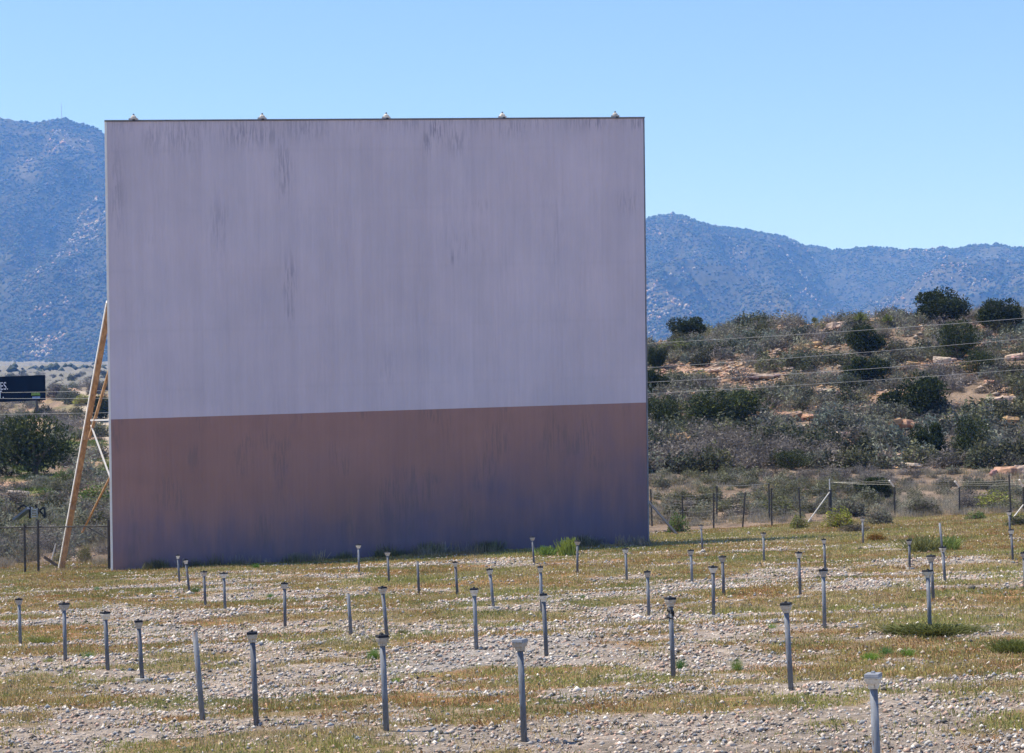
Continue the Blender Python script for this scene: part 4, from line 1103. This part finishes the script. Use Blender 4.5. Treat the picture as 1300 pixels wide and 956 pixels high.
# dark frame with a white ladder behind the left fence
p = gpt(42, 668, 95, 140); s = FP / p[1]; o = empty('derelict_frame', p)
tag(o, 'dark derelict metal frame with a small white ladder behind the left fence', 'frame')
def PX(x, y, dy=0): return at(x, y, p[1] + dy) - p
MB().bar(PX(20, 659), PX(38, 645), .12, 1.3, (0, 0, 1)).build('sloped_panel', M_GREYTRIM, o)
m = MB()
for a_, b_ in (((38, 643), (38, 659)), ((48, 645), (47, 663)), ((50, 648), (56, 644)), ((56, 644), (58, 658)), ((50, 648), (58, 658)), ((30, 641), (38, 647)), ((22, 647), (30, 641)), ((45, 641), (48, 648)), ((48, 660), (49, 668)), ((36, 662), (37, 668))):
    m.bar(PX(*a_), PX(*b_), .11, .09, (0, 1, .01))
m.build('frame_bars', M_BLACK, o)
m = MB(); m.bar(PX(40, 645, -.3), PX(40, 657, -.3), .05, .04, (1, 0, 0)); m.bar(PX(47, 645, -.3), PX(47, 657, -.3), .05, .04, (1, 0, 0))
for y_ in (647, 650, 653, 656): m.bar(PX(40, y_, -.3), PX(47, y_, -.3), .045, .04, (0, 0, 1))
m.build('ladder', M_PALEPOST, o)
# debris by the left fence
p = gpt(63, 719, 70, 100); t = at(71, 690, p[1]); tag(MB().tube([(0, 0, -.05), t - p], .028, 7).build('stake', M_PALEPOST, loc=p), 'thin white stake leaning against the left fence', 'stake')
p = gpt(74, 720, 70, 100); t = at(56, 707, p[1]); tag(MB().bar((0, 0, .03), t - p, .13, .05, (0, 0, 1)).build('plank', M_WOOD, loc=p), 'dark broken plank propped on the ground by the white stake', 'plank')
p = gpt(637, 697, 70, 100); rock_mesh('boulder', [((0, 0, .06), .2, .2, .2, 77, PALE)], 'small pale stone at the foot of the screen right of centre', p, 'pale stones on the left slope')['group'] = 'stones at the screen foot'

# ------------------------------------------------------------------ billboard
db = 318.0
p = hit(46, 531, 250, 400); db = p[1]
o = empty('billboard', p); tag(o, 'black billboard with white lettering on a single post above the left slope', 'billboard')
def BP(x, y, dy=0): return at(x, y, db + dy) - p
def prism(pts, z0, z1):
    n = len(pts); m = MB(); m.add([BP(x, y, z0) for x, y in pts] + [BP(x, y, z1) for x, y in pts], [tuple(range(n)), tuple(range(2*n-1, n-1, -1))] + [(i, i+n, (i+1) % n + n, (i+1) % n) for i in range(n)]); return m
prism([(-66, 481), (57.5, 476), (58, 508), (-66, 513.5)], 0, .5).build('board', M_NAVY, o)
MB().tube([BP(47, 509, .6), BP(46.5, 533, .6)], .16, 10).build('post', M_EMBB if False else M_POST, o)
MB().tube([BP(-40, 512, .6), BP(-40, 536, .6)], .16, 10).build('post', M_POST, o)
def words(txt, xr, ybase, hpx):
    cu = bpy.data.curves.new('lettering', 'FONT'); cu.body = txt; cu.align_x = 'RIGHT'; cu.size = hpx / FP * db / .69; cu.extrude = .02; cu.space_character = 1.05
    cu.materials.append(M_LETTER); tq = bpy.data.objects.new('lettering', cu)
    me = bpy.data.meshes.new_from_object(tq); bpy.data.objects.remove(tq)
    q = bpy.data.objects.new('lettering', me); COL.objects.link(q); q.parent = o
    q.location = tuple(BP(xr, ybase, -.06)); q.rotation_euler = (R(90), R(-1.2), 0); q.scale = (.62, 1, 1)
words('LES.', 10.5, 494.5, 9.5); words('T.', 5, 505.3, 9.5)
m = MB(); rr = random.Random(3)
for k in range(9):
    x0 = 40.5 + k * 1.2; m.add([BP(x0 - .8, 502, -.05), BP(x0 + 1.0, 502, -.05), BP(x0 + rr.uniform(-1, 1), 496.5 + abs(k - 4) * .5 + rr.uniform(0, 1), -.05)], [(0, 1, 2)])
    m.add([BP(x0 - .8, 502, -.02), BP(x0 + 1.0, 502, -.02), BP(x0, 497.5, -.02)], [(2, 1, 0)])
m.build('emblem', M_EMBG, o)
prism([(41, 503.5), (51, 503), (51, 506), (41, 506.5)], -.06, -.02).build('emblem_band', M_EMBB, o)

# ------------------------------------------------------------------ overhead wires
for q, (y0, y1, y2, lab) in enumerate([(461, 436, 404, 'topmost of the four pale overhead wires'), (498.5, 467, 430, 'second from top of the four pale overhead wires'), (506, 485.5, 453, 'third from top of the four pale overhead wires'), (526, 500, 469, 'lowest of the four pale overhead wires')]):
    A_ = np.polyfit([0, 820, 1300], [y0, y1, y2], 2); pts = []
    for x_ in np.linspace(-500, 1800, 47):
        pts.append(at(x_, np.polyval(A_, x_), 100.0 + q * .2))
    c0 = pts[0]; tag(MB().tube([k_ - c0 for k_ in pts], .009, 6).build('overhead_wire', M_WIRE, loc=c0, smooth=True), lab, 'wire', 'overhead wires behind the screen')

# radio mast on the summit
Xs, Ds, Zs = mount(np.array([85.0]), np.array([1.0])); p = np.array([Xs[0], Ds[0], Zs[0] - 1]); o = empty('radio_mast', p)
tag(o, 'thin radio mast standing on the left mountain summit', 'mast')
m = MB(); Hm = 40
for a0 in (0, 2.09, 4.19): m.tube([(math.cos(a0) * 1.4, math.sin(a0) * 1.4, 0), (math.cos(a0) * .6, math.sin(a0) * .6, Hm)], .3, 5)
for k in range(8):
    z_ = k * Hm / 8; r0 = 1.4 - .8 * k / 8
    m.bar((-r0, 0, z_), (r0, 0, z_ + 5), .2, .2, (0, 1, 0)); m.bar((r0, 0, z_), (-r0, 0, z_ + 5), .2, .2, (0, 1, 0))
m.build('lattice', M_PALEPOST, o); MB().tube([(0, 0, Hm - .2), (0, 0, Hm + 9)], .35, 6).build('antenna', M_PALEPOST, o)

# ------------------------------------------------------------------ haze
m = bpy.data.materials.new('haze'); m.use_nodes = True; nt = m.node_tree; nt.nodes.remove(nt.nodes['Principled BSDF'])
vp = N(nt, 'ShaderNodeVolumePrincipled'); vp.inputs['Color'].default_value = (.15, .38, 1.0, 1); vp.inputs['Absorption Color'].default_value = (1, 1, 1, 1); vp.inputs['Density'].default_value = .000125
vp.inputs['Anisotropy'].default_value = 0.0
nt.links.new(vp.outputs[0], nt.nodes['Material Output'].inputs['Volume'])
x0, x1, y0, y1, z0, z1 = -7000, 7000, -4600, 9700, -400, 1250
hz = MB(); hz.add([(x0,y0,z0),(x1,y0,z0),(x1,y1,z0),(x0,y1,z0),(x0,y0,z1),(x1,y0,z1),(x1,y1,z1),(x0,y1,z1)], [(3,2,1,0),(4,5,6,7),(0,1,5,4),(1,2,6,5),(2,3,7,6),(3,0,4,7)])
tag(hz.build('haze', m), kind='stuff')

# ------------------------------------------------------------------ light
SUN_EL = 63.0
sd = np.array([-(TR - TL)[0], -(TR - TL)[1]]); sd /= np.linalg.norm(sd)
nb = nrm[:2] / np.linalg.norm(nrm[:2]); A0 = R(27.0)
sh = sd * math.cos(A0) + nb * math.sin(A0)
S = Vector((sh[0] * math.cos(R(SUN_EL)), sh[1] * math.cos(R(SUN_EL)), math.sin(R(SUN_EL))))
sun = bpy.data.lights.new('sun', 'SUN'); sun.energy = 4.2; sun.angle = R(.53); sun.color = (1, .955, .88)
so = bpy.data.objects.new('sun', sun); COL.objects.link(so); so.rotation_euler = S.to_track_quat('Z', 'Y').to_euler()
w = bpy.data.worlds.new('World'); scene.world = w; w.use_nodes = True; nt = w.node_tree
sk = N(nt, 'ShaderNodeTexSky', sky_type='NISHITA'); sk.sun_disc = False; sk.sun_elevation = R(SUN_EL)
sk.sun_rotation = math.atan2(sh[0], sh[1]); sk.altitude = 1500; sk.air_density = 1.0; sk.dust_density = .25; sk.ozone_density = 3.0
bg = nt.nodes['Background']; bg.inputs['Strength'].default_value = .12
nt.links.new(mixc(nt, 1.0, sk.outputs[0], (.84, .895, 1.10), 'MULTIPLY'), bg.inputs[0])

# ------------------------------------------------------------------ camera and render
cam = bpy.data.cameras.new('camera'); cam.sensor_width = 36; cam.lens = FP / 1300 * 36; cam.clip_start = .5; cam.clip_end = 20000
cam.shift_y = (HY - 478) / 1300.0
co = bpy.data.objects.new('camera', cam); COL.objects.link(co)
co.matrix_world = Matrix(((rv[0], uv[0], -fv[0], CAM[0]), (rv[1], uv[1], -fv[1], CAM[1]), (rv[2], uv[2], -fv[2], CAM[2]), (0, 0, 0, 1)))
scene.camera = co
scene.render.engine = 'CYCLES'; scene.cycles.use_denoising = True; scene.cycles.volume_bounces = 1; scene.cycles.max_bounces = 6
scene.cycles.transparent_max_bounces = 8
vs = scene.view_settings; vs.view_transform = 'Standard'; vs.look = 'None'; vs.gamma = 1; vs.exposure = 0.72
